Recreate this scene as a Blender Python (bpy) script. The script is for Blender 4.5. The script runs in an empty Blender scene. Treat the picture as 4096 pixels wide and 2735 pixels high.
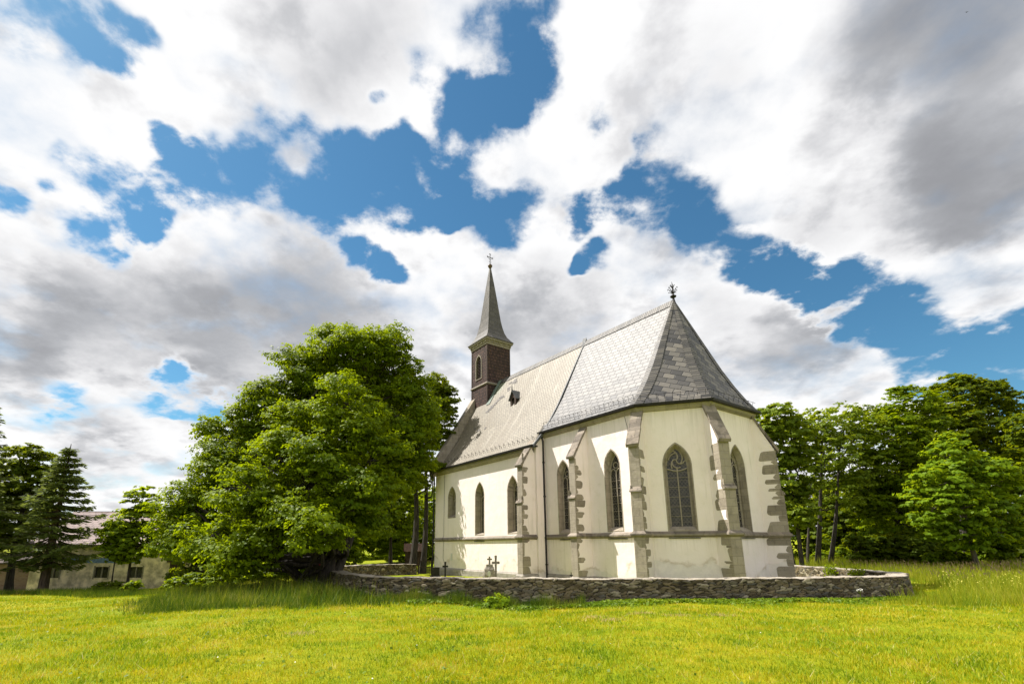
import bpy, math, random
import numpy as np
from mathutils import Vector
R = math.radians
random.seed(7)
S = bpy.context.scene
COL = S.collection

# ------------------------------------------------------------------ camera
cam_d = bpy.data.cameras.new("camera")
cam = bpy.data.objects.new("camera", cam_d)
COL.objects.link(cam)
cam.location = (0, 0, 1.65)
cam.rotation_euler = (R(90) + 0.2327, 0, 0)
cam_d.sensor_fit = 'HORIZONTAL'
cam_d.sensor_width = 36
cam_d.lens = 1929.446 / 4096 * 36
cam_d.shift_x = 0.0316
cam_d.shift_y = 0.0892
cam_d.clip_start = 0.1
cam_d.clip_end = 4000
S.camera = cam

# ------------------------------------------------------------------ world
YAW = 0.977                      # heading of the church axis
SUN_EL = R(55)
SUN_H = Vector((-0.940, 0.342))  # towards the sun, on the ground plane
SKY_STRENGTH = 0.076
w = bpy.data.worlds.new("World")
S.world = w
w.use_nodes = True
NT = w.node_tree
NT.nodes.clear()


class Nodes:
    """small shorthand for building node trees"""
    def __init__(self, nt):
        self.nt = nt

    def n(self, kind, **kw):
        nd = self.nt.nodes.new(kind)
        for k, v in kw.items():
            setattr(nd, k, v)
        return nd

    def put(self, sock, v):
        if v is None:
            return
        if isinstance(v, bpy.types.NodeSocket):
            self.nt.links.new(v, sock)
        else:
            sock.default_value = v

    def math(self, op, a, b=None, c=None, clamp=False):
        nd = self.n('ShaderNodeMath', operation=op, use_clamp=clamp)
        self.put(nd.inputs[0], a)
        self.put(nd.inputs[1], b)
        if c is not None:
            self.put(nd.inputs[2], c)
        return nd.outputs[0]

    def vec(self, op, a, b=None, scale=None):
        nd = self.n('ShaderNodeVectorMath', operation=op)
        self.put(nd.inputs[0], a)
        if b is not None:
            self.put(nd.inputs[1], b)
        if scale is not None:
            self.put(nd.inputs['Scale'], scale)
        return nd.outputs['Value'] if op in ('DISTANCE', 'LENGTH', 'DOT_PRODUCT') else nd.outputs['Vector']

    def remap(self, v, a, b, c=0.0, d=1.0, smooth=True):
        nd = self.n('ShaderNodeMapRange', interpolation_type='SMOOTHSTEP' if smooth else 'LINEAR')
        self.put(nd.inputs[0], v)
        for i, q in enumerate((a, b, c, d)):
            self.put(nd.inputs[i + 1], q)
        return nd.outputs[0]

    def noise(self, vec, scale, detail=4.0, rough=0.55, dist=0.0, col=False, lac=2.0):
        nd = self.n('ShaderNodeTexNoise')
        self.put(nd.inputs['Vector'], vec)
        nd.inputs['Scale'].default_value = scale
        nd.inputs['Detail'].default_value = detail
        nd.inputs['Roughness'].default_value = rough
        nd.inputs['Lacunarity'].default_value = lac
        nd.inputs['Distortion'].default_value = dist
        return nd.outputs['Color' if col else 'Fac']

    def mix(self, f, a, b, blend='MIX'):
        nd = self.n('ShaderNodeMix', data_type='RGBA', blend_type=blend)
        self.put(nd.inputs[0], f)
        self.put(nd.inputs[6], a if not isinstance(a, tuple) else (*a, 1)[:4])
        self.put(nd.inputs[7], b if not isinstance(b, tuple) else (*b, 1)[:4])
        return nd.outputs[2]

    def ramp(self, f, stops):
        nd = self.n('ShaderNodeValToRGB')
        self.put(nd.inputs[0], f)
        e = nd.color_ramp.elements
        while len(e) < len(stops):
            e.new(0.5)
        for el, (p, c) in zip(e, stops):
            el.position = p
            el.color = (*c, 1)[:4]
        return nd.outputs[0]


def sky_dir(u, v):
    """direction in the world for a bearing given on the photograph's grid"""
    a, b = (u - 1918.6) / 1929.4, (v - 1732.9) / 1929.4
    cp, sp = math.cos(0.2327), math.sin(0.2327)
    return Vector((a, cp + b * sp, sp - b * cp)).normalized()


K = Nodes(NT)
tc = K.n('ShaderNodeTexCoord')
gen = tc.outputs['Generated']
sky = K.n('ShaderNodeTexSky', sky_type='NISHITA')
sky.sun_disc = False
sky.sun_elevation = SUN_EL
sky.sun_rotation = math.atan2(SUN_H.x, SUN_H.y)
sky.air_density = 1.0
sky.dust_density = 0.3
sky.ozone_density = 2.5
hsv = K.n('ShaderNodeHueSaturation')
hsv.inputs['Saturation'].default_value = 1.10
hsv.inputs['Value'].default_value = 1.0
K.put(hsv.inputs['Color'], sky.outputs[0])
# clouds: a flat layer seen in perspective, ragged by noise
sep = K.n('ShaderNodeSeparateXYZ')
K.put(sep.inputs[0], gen)
zz = K.math('ADD', K.math('MAXIMUM', sep.outputs[2], 0.0), 0.30)
plane = K.n('ShaderNodeCombineXYZ')
K.put(plane.inputs[0], K.math('DIVIDE', sep.outputs[0], zz))
K.put(plane.inputs[1], K.math('DIVIDE', sep.outputs[1], zz))
pl = plane.outputs[0]
warp = K.vec('SCALE', K.vec('SUBTRACT', K.noise(pl, 2.6, 5, 0.6, col=True), (0.5, 0.5, 0.5)), scale=0.14)
wdir = K.vec('ADD', gen, warp)


def blobs(items, src):
    tot = None
    for u, v, r, amp in items:
        c = sky_dir(u, v)
        ra = 0.5 * ((sky_dir(u + r, v) - c).length + (sky_dir(u, v + r) - c).length)
        q = K.remap(K.vec('DISTANCE', src, c), ra, 0.0, 0.0, amp)
        tot = q if tot is None else K.math('ADD', tot, q)
    return tot


GAPS = [(u, v, r * 1.36, a * 1.15) for u, v, r, a in (  # openings of blue between the clouds: bearing, size, depth
    (27, 125, 110, .5), (205, 71, 130, .5), (295, 134, 120, .5), (393, 205, 110, .5), (223, 196, 90, .4), (366, 54, 90, .45), (500, 116, 70, .4), (107, 18, 100, .5),
    (616, 545, 70, .4), (661, 607, 80, .4), (759, 643, 120, .5), (848, 679, 120, .5), (786, 732, 120, .5), (1009, 661, 120, .45), (1027, 759, 130, .5), (911, 759, 130, .5),
    (697, 741, 110, .45), (1161, 768, 130, .5), (1295, 786, 130, .55), (1340, 661, 130, .5), (1429, 625, 130, .5), (1474, 759, 140, .6), (1608, 625, 140, .6), (1590, 759, 140, .6),
    (1697, 804, 120, .5), (1690, 650, 110, .45), (1770, 580, 100, .45), (1850, 640, 110, .4), (1900, 760, 110, .4), (2000, 810, 90, .35), (1760, 786, 110, .4), (1831, 357, 120, .5), (1831, 464, 130, .5), (1902, 420, 140, .55), (1992, 402, 130, .55), (1670, 268, 90, .4), (1670, 384, 90, .4),
    (1509, 357, 60, .22), (1884, 116, 90, .4), (2019, 54, 130, .55), (2010, 295, 130, .5), (1938, 536, 100, .5), (1063, 482, 60, .35), (1152, 536, 80, .4), (1215, 500, 60, .3),
    (232, 625, 60, .35), (357, 706, 90, .4), (482, 768, 110, .5), (536, 822, 120, .5), (590, 857, 110, .45), (420, 813, 80, .35), (357, 884, 80, .4), (340, 938, 70, .35), (411, 982, 90, .5),
    (527, 893, 90, .4), (205, 759, 60, .35), (18, 830, 90, .45), (90, 830, 70, .35), (1370, 985, 70, .55), (1430, 1010, 80, .6), (1490, 1040, 85, .65), (1545, 1065, 75, .6), (1590, 1088, 55, .5), (1295, 929, 60, .35),
    (1992, 920, 100, .55), (2035, 884, 100, .5), (1822, 804, 90, .45), (2113, 217, 140, .6), (2113, 340, 130, .55), (2156, 65, 130, .55), (2090, 440, 110, .45), (2373, 520, 80, .25), (2341, 575, 70, .25),
    (2568, 585, 70, .38), (2568, 737, 110, .55), (2536, 802, 110, .5), (2698, 770, 110, .55), (2753, 835, 110, .55), (2655, 867, 110, .5), (2330, 867, 90, .45), (2460, 824, 100, .5), (2265, 900, 90, .4),
    (2102, 813, 90, .45), (2807, 932, 110, .55), (2753, 976, 80, .4), (2894, 997, 120, .6), (3024, 997, 130, .6), (2970, 1062, 100, .5), (3132, 1052, 130, .6), (3176, 976, 90, .45), (3241, 1094, 130, .6),
    (3349, 1072, 120, .55), (3425, 1030, 80, .4), (3403, 1149, 130, .6), (3260, 1149, 100, .45), (3512, 1192, 140, .6), (3349, 1260, 130, .6), (3457, 1301, 140, .6), (3620, 1234, 130, .55), (3674, 1311, 140, .6),
    (3783, 1370, 140, .6), (3566, 1399, 160, .65), (3891, 1400, 130, .55), (4054, 1343, 130, .5), (4054, 1496, 170, .7), (3783, 1496, 160, .65), (3945, 1518, 160, .65), (3620, 1500, 130, .5), (4150, 1380, 200, .6),
    (4150, 1650, 220, .6), (2350, 1040, 62, .45), (2300, 1075, 45, .35), (2926, 239, 40, .35), (680, 1590, 120, .45), (240, 1610, 110, .3), (860, 1650, 90, .4), (3390, 1360, 90, .4))]
PUFFS = [(1900, 690, 140, .4), (2250, 680, 200, .35), (1100, 900, 160, .25), (2000, 700, 120, .2), (3446, 1285, 45, .5), (3425, 1442, 80, .5), (3300, 1530, 150, .6), (3470, 1520, 130, .6),
         (1750, 560, 90, .35), (1180, 650, 90, .35), (1700, 500, 120, .3), (1390, 720, 40, .25), (2080, 130, 70, .35), (3950, 1200, 160, .35)]
GREYS = [
    (1250, 180, 380, .26), (1473, 60, 360, .38), (1340, 312, 260, .2), (357, 1190, 340, .38), (100, 1170, 300, .34), (625, 1300, 380, .48), (982, 1330, 400, .55), (1295, 1250, 320, .55), (1250, 1030, 240, .28),
    (130, 1340, 330, .55), (1500, 1380, 300, .4), (3891, 60, 760, .85), (3457, 250, 330, .40), (4020, 690, 480, 1.05), (3674, 690, 340, .60), (3674, 830, 300, .55), (3945, 880, 260, .4), (2807, 250, 260, .22), (3240, 830, 260, .22),
    (2156, 1333, 320, .62), (1950, 1300, 200, .4), (3132, 1410, 300, .65), (3240, 1345, 240, .45), (2970, 1470, 260, .5), (357, 1675, 200, .45), (459, 1818, 180, .35), (800, 1500, 260, .35), (100, 1480, 200, .3), (2350, 1250, 200, .3),
    (700, 1180, 240, .25), (2600, 1050, 160, .12), (2900, 1220, 200, .2),
]
gdir = K.vec('ADD', gen, K.vec('SCALE', K.vec('SUBTRACT', K.noise(pl, 3.0, 6, 0.62, col=True), (0.5, 0.5, 0.5)), scale=0.24))
fine = K.noise(pl, 6.5, 9, 0.60, dist=0.12)
finer = K.noise(pl, 19.0, 5, 0.58)
gap = K.math('SUBTRACT', blobs(GAPS, wdir), blobs(PUFFS, wdir))
gap = K.math('SUBTRACT', 1.0, K.math('POWER', 0.22, K.math('MAXIMUM', gap, 0.0)))
rag = K.math('ADD', K.math('MULTIPLY', K.math('SUBTRACT', fine, 0.5), 4.3), K.math('MULTIPLY', K.math('SUBTRACT', finer, 0.5), 1.2))
rag = K.math('MULTIPLY', rag, K.remap(gap, 0.0, 0.35, 0.28, 1.0))
cov = K.math('ADD', K.math('SUBTRACT', 0.62, K.math('MULTIPLY', gap, 1.32)), rag)
alpha = K.remap(cov, -0.30, K.remap(K.noise(pl, 3.4, 3, 0.5), 0.36, 0.64, 0.30, 1.0))
soft = K.noise(pl, 3.0, 7, 0.56, dist=0.1)
grey = K.math('MULTIPLY', blobs(GREYS, gdir), K.remap(soft, 0.32, 0.64, 0.55, 1.1))
relief = K.math('SUBTRACT', K.noise(pl, 5.0, 7, 0.55, dist=0.1), K.noise(K.vec('ADD', pl, (-0.10, 0.03, 0.0)), 5.0, 7, 0.55, dist=0.1))
grey = K.math('ADD', grey, K.remap(relief, 0.0, 0.24, 0.0, 0.30))
grey = K.math('MULTIPLY', grey, K.remap(cov, 0.05, 0.65))
grey = K.math('SUBTRACT', 1.0, K.math('POWER', 0.13, grey))
ccol = K.ramp(grey, [(0.0, (0.95, 0.95, 0.955)), (0.35, (0.74, 0.74, 0.755)), (0.7, (0.45, 0.46, 0.485)), (1.0, (0.28, 0.285, 0.305))])
bg1 = K.n('ShaderNodeBackground')
K.put(bg1.inputs[0], K.mix(1.0, hsv.outputs[0], (0.62, 0.95, 0.92), 'MULTIPLY'))
bg1.inputs[1].default_value = SKY_STRENGTH
bg2 = K.n('ShaderNodeBackground')
K.put(bg2.inputs[0], ccol)
bg2.inputs[1].default_value = 0.60
mx = K.n('ShaderNodeMixShader')
K.put(mx.inputs[0], alpha)
NT.links.new(bg1.outputs[0], mx.inputs[1])
NT.links.new(bg2.outputs[0], mx.inputs[2])
out = K.n('ShaderNodeOutputWorld')
NT.links.new(mx.outputs[0], out.inputs[0])

# ------------------------------------------------------------------ sun, exposure
sl = bpy.data.lights.new("sun", 'SUN')
sl.energy = 5.0
sl.angle = R(0.5)
sl.color = (1.0, 0.945, 0.87)
sun = bpy.data.objects.new("sun", sl)
COL.objects.link(sun)
sdir = Vector((SUN_H.x * math.cos(SUN_EL), SUN_H.y * math.cos(SUN_EL), math.sin(SUN_EL)))
sun.rotation_euler = sdir.to_track_quat('Z', 'Y').to_euler()
sun.location = (0, 0, 60)
S.view_settings.view_transform = 'Standard'
S.view_settings.look = 'None'
S.view_settings.exposure = 0.82
S.view_settings.gamma = 1
S.view_settings.use_curve_mapping = False
S.cycles.max_bounces = 6
S.cycles.transparent_max_bounces = 4

# ------------------------------------------------------------------ materials


def mat(name):
    m = bpy.data.materials.new(name)
    m.use_nodes = True
    k = Nodes(m.node_tree)
    b = m.node_tree.nodes['Principled BSDF']
    b.inputs['Roughness'].default_value = 0.85
    b.inputs['Specular IOR Level'].default_value = 0.3
    return m, k, b


def bump(k, b, h, strength=0.5, dist=0.02):
    nd = k.n('ShaderNodeBump')
    nd.inputs['Strength'].default_value = strength
    nd.inputs['Distance'].default_value = dist
    k.put(nd.inputs['Height'], h)
    k.put(b.inputs['Normal'], nd.outputs[0])


def coords(k):
    t = k.n('ShaderNodeTexCoord')
    return t.outputs['Object'], t.outputs['UV']


def m_plaster():
    m, k, b = mat("lime_plaster")
    o, uv = coords(k)
    c = k.mix(k.remap(k.noise(o, 0.7, 4), 0.35, 0.7), (0.845, 0.752, 0.725), (0.88, 0.79, 0.775))
    c = k.mix(k.math('MULTIPLY', k.remap(k.noise(o, 2.2, 7, 0.65), 0.56, 0.8), 0.45), c, (0.60, 0.55, 0.44))
    sx = k.n('ShaderNodeSeparateXYZ')
    k.put(sx.inputs[0], o)
    z = sx.outputs[2]
    edge = k.math('ADD', k.math('ADD', z, 0.12), k.math('ADD', k.math('MULTIPLY', k.math('SUBTRACT', k.noise(o, 0.38, 2, 0.5), 0.42), 3.4), k.math('MULTIPLY', k.math('SUBTRACT', k.noise(o, 1.4, 7, 0.65), 0.5), 1.2)))
    low = k.remap(edge, -0.72, -0.78)           # repaired, greyish foot of the wall
    brown = k.math('MULTIPLY', k.remap(edge, -0.45, -0.72), k.remap(edge, -0.95, -0.74))
    c = k.mix(k.math('MULTIPLY', k.math('MULTIPLY', brown, k.remap(k.noise(o, 1.7, 5), 0.42, 0.62)), 0.6), c, (0.42, 0.33, 0.23))
    grey = k.mix(k.remap(k.noise(o, 3.5, 5), 0.4, 0.65), (0.66, 0.62, 0.60), (0.78, 0.73, 0.70))
    c = k.mix(k.math('MULTIPLY', low, 0.6), c, grey)
    vv = k.n('ShaderNodeMapping')
    vv.inputs['Scale'].default_value = (5.0, 5.0, 0.35)
    k.put(vv.inputs[0], o)
    c = k.mix(k.math('MULTIPLY', k.remap(k.noise(vv.outputs[0], 1.0, 4), 0.55, 0.76), 0.34), c, (0.50, 0.46, 0.38))
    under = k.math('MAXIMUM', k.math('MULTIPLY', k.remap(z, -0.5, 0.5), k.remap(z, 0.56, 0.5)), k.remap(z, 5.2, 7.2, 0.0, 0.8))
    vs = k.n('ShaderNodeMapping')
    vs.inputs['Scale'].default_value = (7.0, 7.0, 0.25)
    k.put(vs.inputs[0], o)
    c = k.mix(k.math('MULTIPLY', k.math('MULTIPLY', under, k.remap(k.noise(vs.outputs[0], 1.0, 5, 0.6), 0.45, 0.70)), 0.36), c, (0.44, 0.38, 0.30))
    c = k.mix(k.math('MULTIPLY', k.remap(k.noise(o, 1.1, 3), 0.4, 0.6), 0.18), c, (0.74, 0.69, 0.60))
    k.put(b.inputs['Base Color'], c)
    h = k.math('ADD', k.noise(o, 1.6, 3), k.math('MULTIPLY', k.noise(o, 9, 4), 0.25))
    bump(k, b, h, 0.55, 0.05)
    return m


def m_stone(name, c1, c2, c3, block=(0.55, 0.38), bumpd=0.03):
    m, k, b = mat(name)
    o, uv = coords(k)
    br = k.n('ShaderNodeTexBrick')
    k.put(br.inputs['Vector'], uv)
    br.inputs['Scale'].default_value = 1
    br.inputs['Brick Width'].default_value = block[0]
    br.inputs['Row Height'].default_value = block[1]
    br.inputs['Mortar Size'].default_value = 0.008
    br.inputs['Mortar Smooth'].default_value = 0.4
    br.inputs['Bias'].default_value = 0
    br.inputs['Color1'].default_value = (*c1, 1)
    br.inputs['Color2'].default_value = (*c2, 1)
    br.inputs['Mortar'].default_value = (c3[0] * 0.8, c3[1] * 0.8, c3[2] * 0.75, 1)
    c = k.mix(k.math('MULTIPLY', k.remap(k.noise(o, 2.5, 6, 0.65), 0.45, 0.72), 0.75), br.outputs['Color'], c3)
    gi = k.n('ShaderNodeNewGeometry')
    c = k.mix(k.math('MULTIPLY', k.remap(gi.outputs['Random Per Island'], 0.35, 1.0, 0, 1, False), 0.38), c, (0.36, 0.32, 0.27))
    c = k.mix(k.remap(gi.outputs['Random Per Island'], 0.35, 0.0, 0, 0.45, False), c, (0.09, 0.078, 0.068))
    c = k.mix(k.math('MULTIPLY', k.remap(k.noise(o, 45, 2, 0.6), 0.5, 0.75), 0.4), c, (0.08, 0.07, 0.06))
    k.put(b.inputs['Base Color'], c)
    h = k.math('ADD', k.math('MULTIPLY', k.math('SUBTRACT', 1.0, br.outputs['Fac']), 0.6), k.math('ADD', k.noise(o, 6, 5), k.math('MULTIPLY', k.noise(o, 30, 3), 0.3)))
    bump(k, b, h, 0.6, bumpd)
    return m


def m_tiles(name, c1, c2, bw, rh, rot=0.0, mort=0.012, mcol=(0.05, 0.05, 0.05), stain=None, offset=0.5, rough=0.6, bumpd=0.03, bias=0.0, extra=None, spec=0.3):
    m, k, b = mat(name)
    o, uv = coords(k)
    mp = k.n('ShaderNodeMapping')
    mp.inputs['Rotation'].default_value = (0, 0, rot)
    k.put(mp.inputs[0], uv)
    wob = k.vec('SCALE', k.vec('SUBTRACT', k.noise(uv, 3.0, 2, col=True), (0.5, 0.5, 0.5)), scale=0.05)
    br = k.n('ShaderNodeTexBrick')
    br.offset = offset
    k.put(br.inputs['Vector'], k.vec('ADD', mp.outputs[0], wob))
    br.inputs['Scale'].default_value = 1
    br.inputs['Brick Width'].default_value = bw
    br.inputs['Row Height'].default_value = rh
    br.inputs['Mortar Size'].default_value = mort
    br.inputs['Mortar Smooth'].default_value = 0.3
    br.inputs['Bias'].default_value = bias
    br.inputs['Color1'].default_value = (*c1, 1)
    br.inputs['Color2'].default_value = (*c2, 1)
    br.inputs['Mortar'].default_value = (*mcol, 1)
    c = br.outputs['Color']
    if stain:
        st = k.n('ShaderNodeMapping')
        st.inputs['Scale'].default_value = (1.1, 0.22, 1)
        k.put(st.inputs[0], uv)
        c = k.mix(k.math('MULTIPLY', k.remap(k.noise(st.outputs[0], 1.0, 5, 0.6), 0.42, 0.68), 0.8), c, stain)
    c = k.mix(k.math('MULTIPLY', k.remap(k.noise(o, 7, 5, 0.65), 0.5, 0.75), 0.35), c, (0.075, 0.07, 0.062))
    if extra:
        c = extra(k, o, uv, c)
    k.put(b.inputs['Base Color'], c)
    b.inputs['Roughness'].default_value = rough
    b.inputs['Specular IOR Level'].default_value = spec
    h = k.math('ADD', k.math('MULTIPLY', k.math('SUBTRACT', 1.0, br.outputs['Fac']), 1.0), k.math('MULTIPLY', k.noise(o, 14, 3), 0.35))
    bump(k, b, h, 0.7, bumpd)
    return m


def m_plain(name, c, rough=0.7, metal=0.0, var=0.25, scale=6.0, spec=0.3):
    m, k, b = mat(name)
    o, uv = coords(k)
    d = tuple(x * (1 - var) for x in c)
    e = tuple(min(1, x * (1 + var)) for x in c)
    k.put(b.inputs['Base Color'], k.mix(k.remap(k.noise(o, scale, 5, 0.6), 0.3, 0.7), d, e))
    b.inputs['Roughness'].default_value = rough
    b.inputs['Metallic'].default_value = metal
    b.inputs['Specular IOR Level'].default_value = spec
    return m


def m_glass():
    m, k, b = mat("leaded_glass")
    o, uv = coords(k)
    sx = k.n('ShaderNodeSeparateXYZ')
    k.put(sx.inputs[0], uv)
    u, v = sx.outputs[0], sx.outputs[1]

    def lines(e, s, wd):
        return k.math('GREATER_THAN', k.math('ABSOLUTE', k.math('SUBTRACT', k.math('FRACT', k.math('DIVIDE', e, s)), 0.5)), 0.5 - wd)
    a = lines(k.math('ADD', u, k.math('MULTIPLY', v, 0.8)), 0.17, 0.06)
    c = lines(k.math('SUBTRACT', u, k.math('MULTIPLY', v, 0.8)), 0.17, 0.06)
    h = lines(v, 0.42, 0.03)
    ln = k.math('MAXIMUM', k.math('MAXIMUM', a, c), h)
    g = k.mix(k.remap(k.noise(o, 3, 3), 0.35, 0.7), (0.018, 0.017, 0.017), (0.055, 0.05, 0.047))
    k.put(b.inputs['Base Color'], k.mix(ln, g, (0.12, 0.105, 0.09)))
    k.put(b.inputs['Roughness'], k.math('ADD', k.math('MULTIPLY', ln, 0.5), 0.22))
    b.inputs['Specular IOR Level'].default_value = 0.4
    bump(k, b, k.noise(o, 8, 2), 0.25, 0.02)
    return m


def m_leaf(name, dark, light, trans, tf=0.38, rough=0.5):
    m = bpy.data.materials.new(name)
    m.use_nodes = True
    nt = m.node_tree
    k = Nodes(nt)
    b = nt.nodes['Principled BSDF']
    o, uv = coords(k)
    g = k.n('ShaderNodeNewGeometry')
    f = k.math('ADD', k.math('MULTIPLY', g.outputs['Random Per Island'], 0.6), k.math('MULTIPLY', k.remap(k.noise(o, 0.45, 3), 0.3, 0.7), 0.4))
    k.put(b.inputs['Base Color'], k.mix(f, dark, light))
    b.inputs['Roughness'].default_value = rough
    b.inputs['Specular IOR Level'].default_value = 0.08
    t = k.n('ShaderNodeBsdfTranslucent')
    k.put(t.inputs[0], k.mix(f, tuple(x * 0.7 for x in trans), trans))
    mx = k.n('ShaderNodeMixShader')
    mx.inputs[0].default_value = tf
    nt.links.new(b.outputs[0], mx.inputs[1])
    nt.links.new(t.outputs[0], mx.inputs[2])
    nt.links.new(mx.outputs[0], nt.nodes['Material Output'].inputs[0])
    return m


def m_bark(name, c):
    m, k, b = mat(name)
    o, uv = coords(k)
    mp = k.n('ShaderNodeMapping')
    mp.inputs['Scale'].default_value = (9, 9, 1.6)
    k.put(mp.inputs[0], o)
    nz = k.noise(mp.outputs[0], 1.0, 6, 0.65, dist=0.4)
    k.put(b.inputs['Base Color'], k.mix(k.remap(nz, 0.35, 0.68), tuple(x * 0.45 for x in c), tuple(x * 1.35 for x in c)))
    bump(k, b, nz, 0.9, 0.06)
    return m


def m_ground():
    m, k, b = mat("meadow_ground")
    o, uv = coords(k)
    c = k.mix(k.remap(k.noise(o, 0.35, 5, 0.6), 0.35, 0.68), (0.195, 0.25, 0.004), (0.31, 0.29, 0.008))
    c = k.mix(k.math('MULTIPLY', k.remap(k.noise(o, 2.4, 6, 0.65), 0.45, 0.7), 0.75), c, (0.13, 0.19, 0.003))
    c = k.mix(k.math('MULTIPLY', k.remap(k.noise(o, 0.9, 6, 0.7), 0.60, 0.76), 0.7), c, (0.42, 0.32, 0.09))
    c = k.mix(k.math('MULTIPLY', k.remap(k.noise(o, 22, 4, 0.7), 0.42, 0.7), 0.55), c, (0.085, 0.13, 0.003))
    k.put(b.inputs['Base Color'], c)
    b.inputs['Specular IOR Level'].default_value = 0.1
    bump(k, b, k.math('ADD', k.noise(o, 16, 5, 0.7), k.noise(o, 3, 3)), 0.9, 0.06)
    return m


def m_blade(name, stops, tf=0.42):
    m = bpy.data.materials.new(name)
    m.use_nodes = True
    nt = m.node_tree
    k = Nodes(nt)
    b = nt.nodes['Principled BSDF']
    o, uv = coords(k)
    g = k.n('ShaderNodeNewGeometry')
    f = k.math('ADD', k.math('MULTIPLY', g.outputs['Random Per Island'], 0.45), k.math('MULTIPLY', k.remap(k.noise(o, 0.9, 8, 0.72), 0.34, 0.66), 0.55))
    c = k.ramp(f, stops)
    k.put(b.inputs['Base Color'], c)
    b.inputs['Roughness'].default_value = 0.55
    b.inputs['Specular IOR Level'].default_value = 0.25
    t = k.n('ShaderNodeBsdfTranslucent')
    k.put(t.inputs[0], c)
    mx = k.n('ShaderNodeMixShader')
    mx.inputs[0].default_value = tf
    nt.links.new(b.outputs[0], mx.inputs[1])
    nt.links.new(t.outputs[0], mx.inputs[2])
    nt.links.new(mx.outputs[0], nt.nodes['Material Output'].inputs[0])
    return m


def m_rubble(name, tint=(1, 1, 1)):
    m, k, b = mat(name)
    o, uv = coords(k)
    at = k.n('ShaderNodeAttribute', attribute_name='stone')
    ed = k.n('ShaderNodeAttribute', attribute_name='joint')
    c = k.ramp(at.outputs['Fac'], [(0.0, (0.030, 0.024, 0.016)), (0.25, (0.10, 0.075, 0.042)), (0.5, (0.20, 0.155, 0.092)), (0.7, (0.085, 0.080, 0.075)), (0.85, (0.25, 0.205, 0.135)), (1.0, (0.37, 0.32, 0.235))])
    c = k.mix(k.math('MULTIPLY', k.remap(k.noise(o, 5, 6, 0.65), 0.42, 0.7), 0.6), c, (0.08, 0.07, 0.035))
    c = k.mix(k.remap(k.noise(o, 11, 4, 0.6), 0.58, 0.75, 0, 0.45), c, (0.30, 0.285, 0.24))
    c = k.mix(k.remap(ed.outputs['Fac'], 0.20, 0.03), c, (0.022, 0.017, 0.012))
    sx = k.n('ShaderNodeAttribute', attribute_name='top')
    c = k.mix(k.math('MULTIPLY', sx.outputs['Fac'], k.remap(k.noise(o, 4, 4), 0.3, 0.55)), c, (0.36, 0.32, 0.26))
    c = k.mix(1.0, c, tint, 'MULTIPLY')
    k.put(b.inputs['Base Color'], c)
    bump(k, b, k.math('ADD', k.noise(o, 14, 5, 0.65), k.math('MULTIPLY', k.remap(ed.outputs['Fac'], 0.0, 0.2), 0.5)), 0.8, 0.04)
    return m


def nave_roof_extra(k, o, uv, c):
    # a weathered, lichen-green patch by the turret and pale rain streaks
    sx = k.n('ShaderNodeSeparateXYZ')
    k.put(sx.inputs[0], uv)
    g = k.math('MULTIPLY', k.remap(sx.outputs[0], -16.9, -18.2), k.remap(sx.outputs[1], 7.6, 8.8))
    c = k.mix(k.math('MULTIPLY', g, 0.7), c, (0.16, 0.20, 0.13))
    st = k.n('ShaderNodeMapping')
    st.inputs['Scale'].default_value = (1.3, 0.16, 1)
    k.put(st.inputs[0], uv)
    return k.mix(k.math('MULTIPLY', k.remap(k.noise(st.outputs[0], 0.9, 4, 0.5), 0.56, 0.72), 0.7), c, (0.32, 0.29, 0.235))


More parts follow.
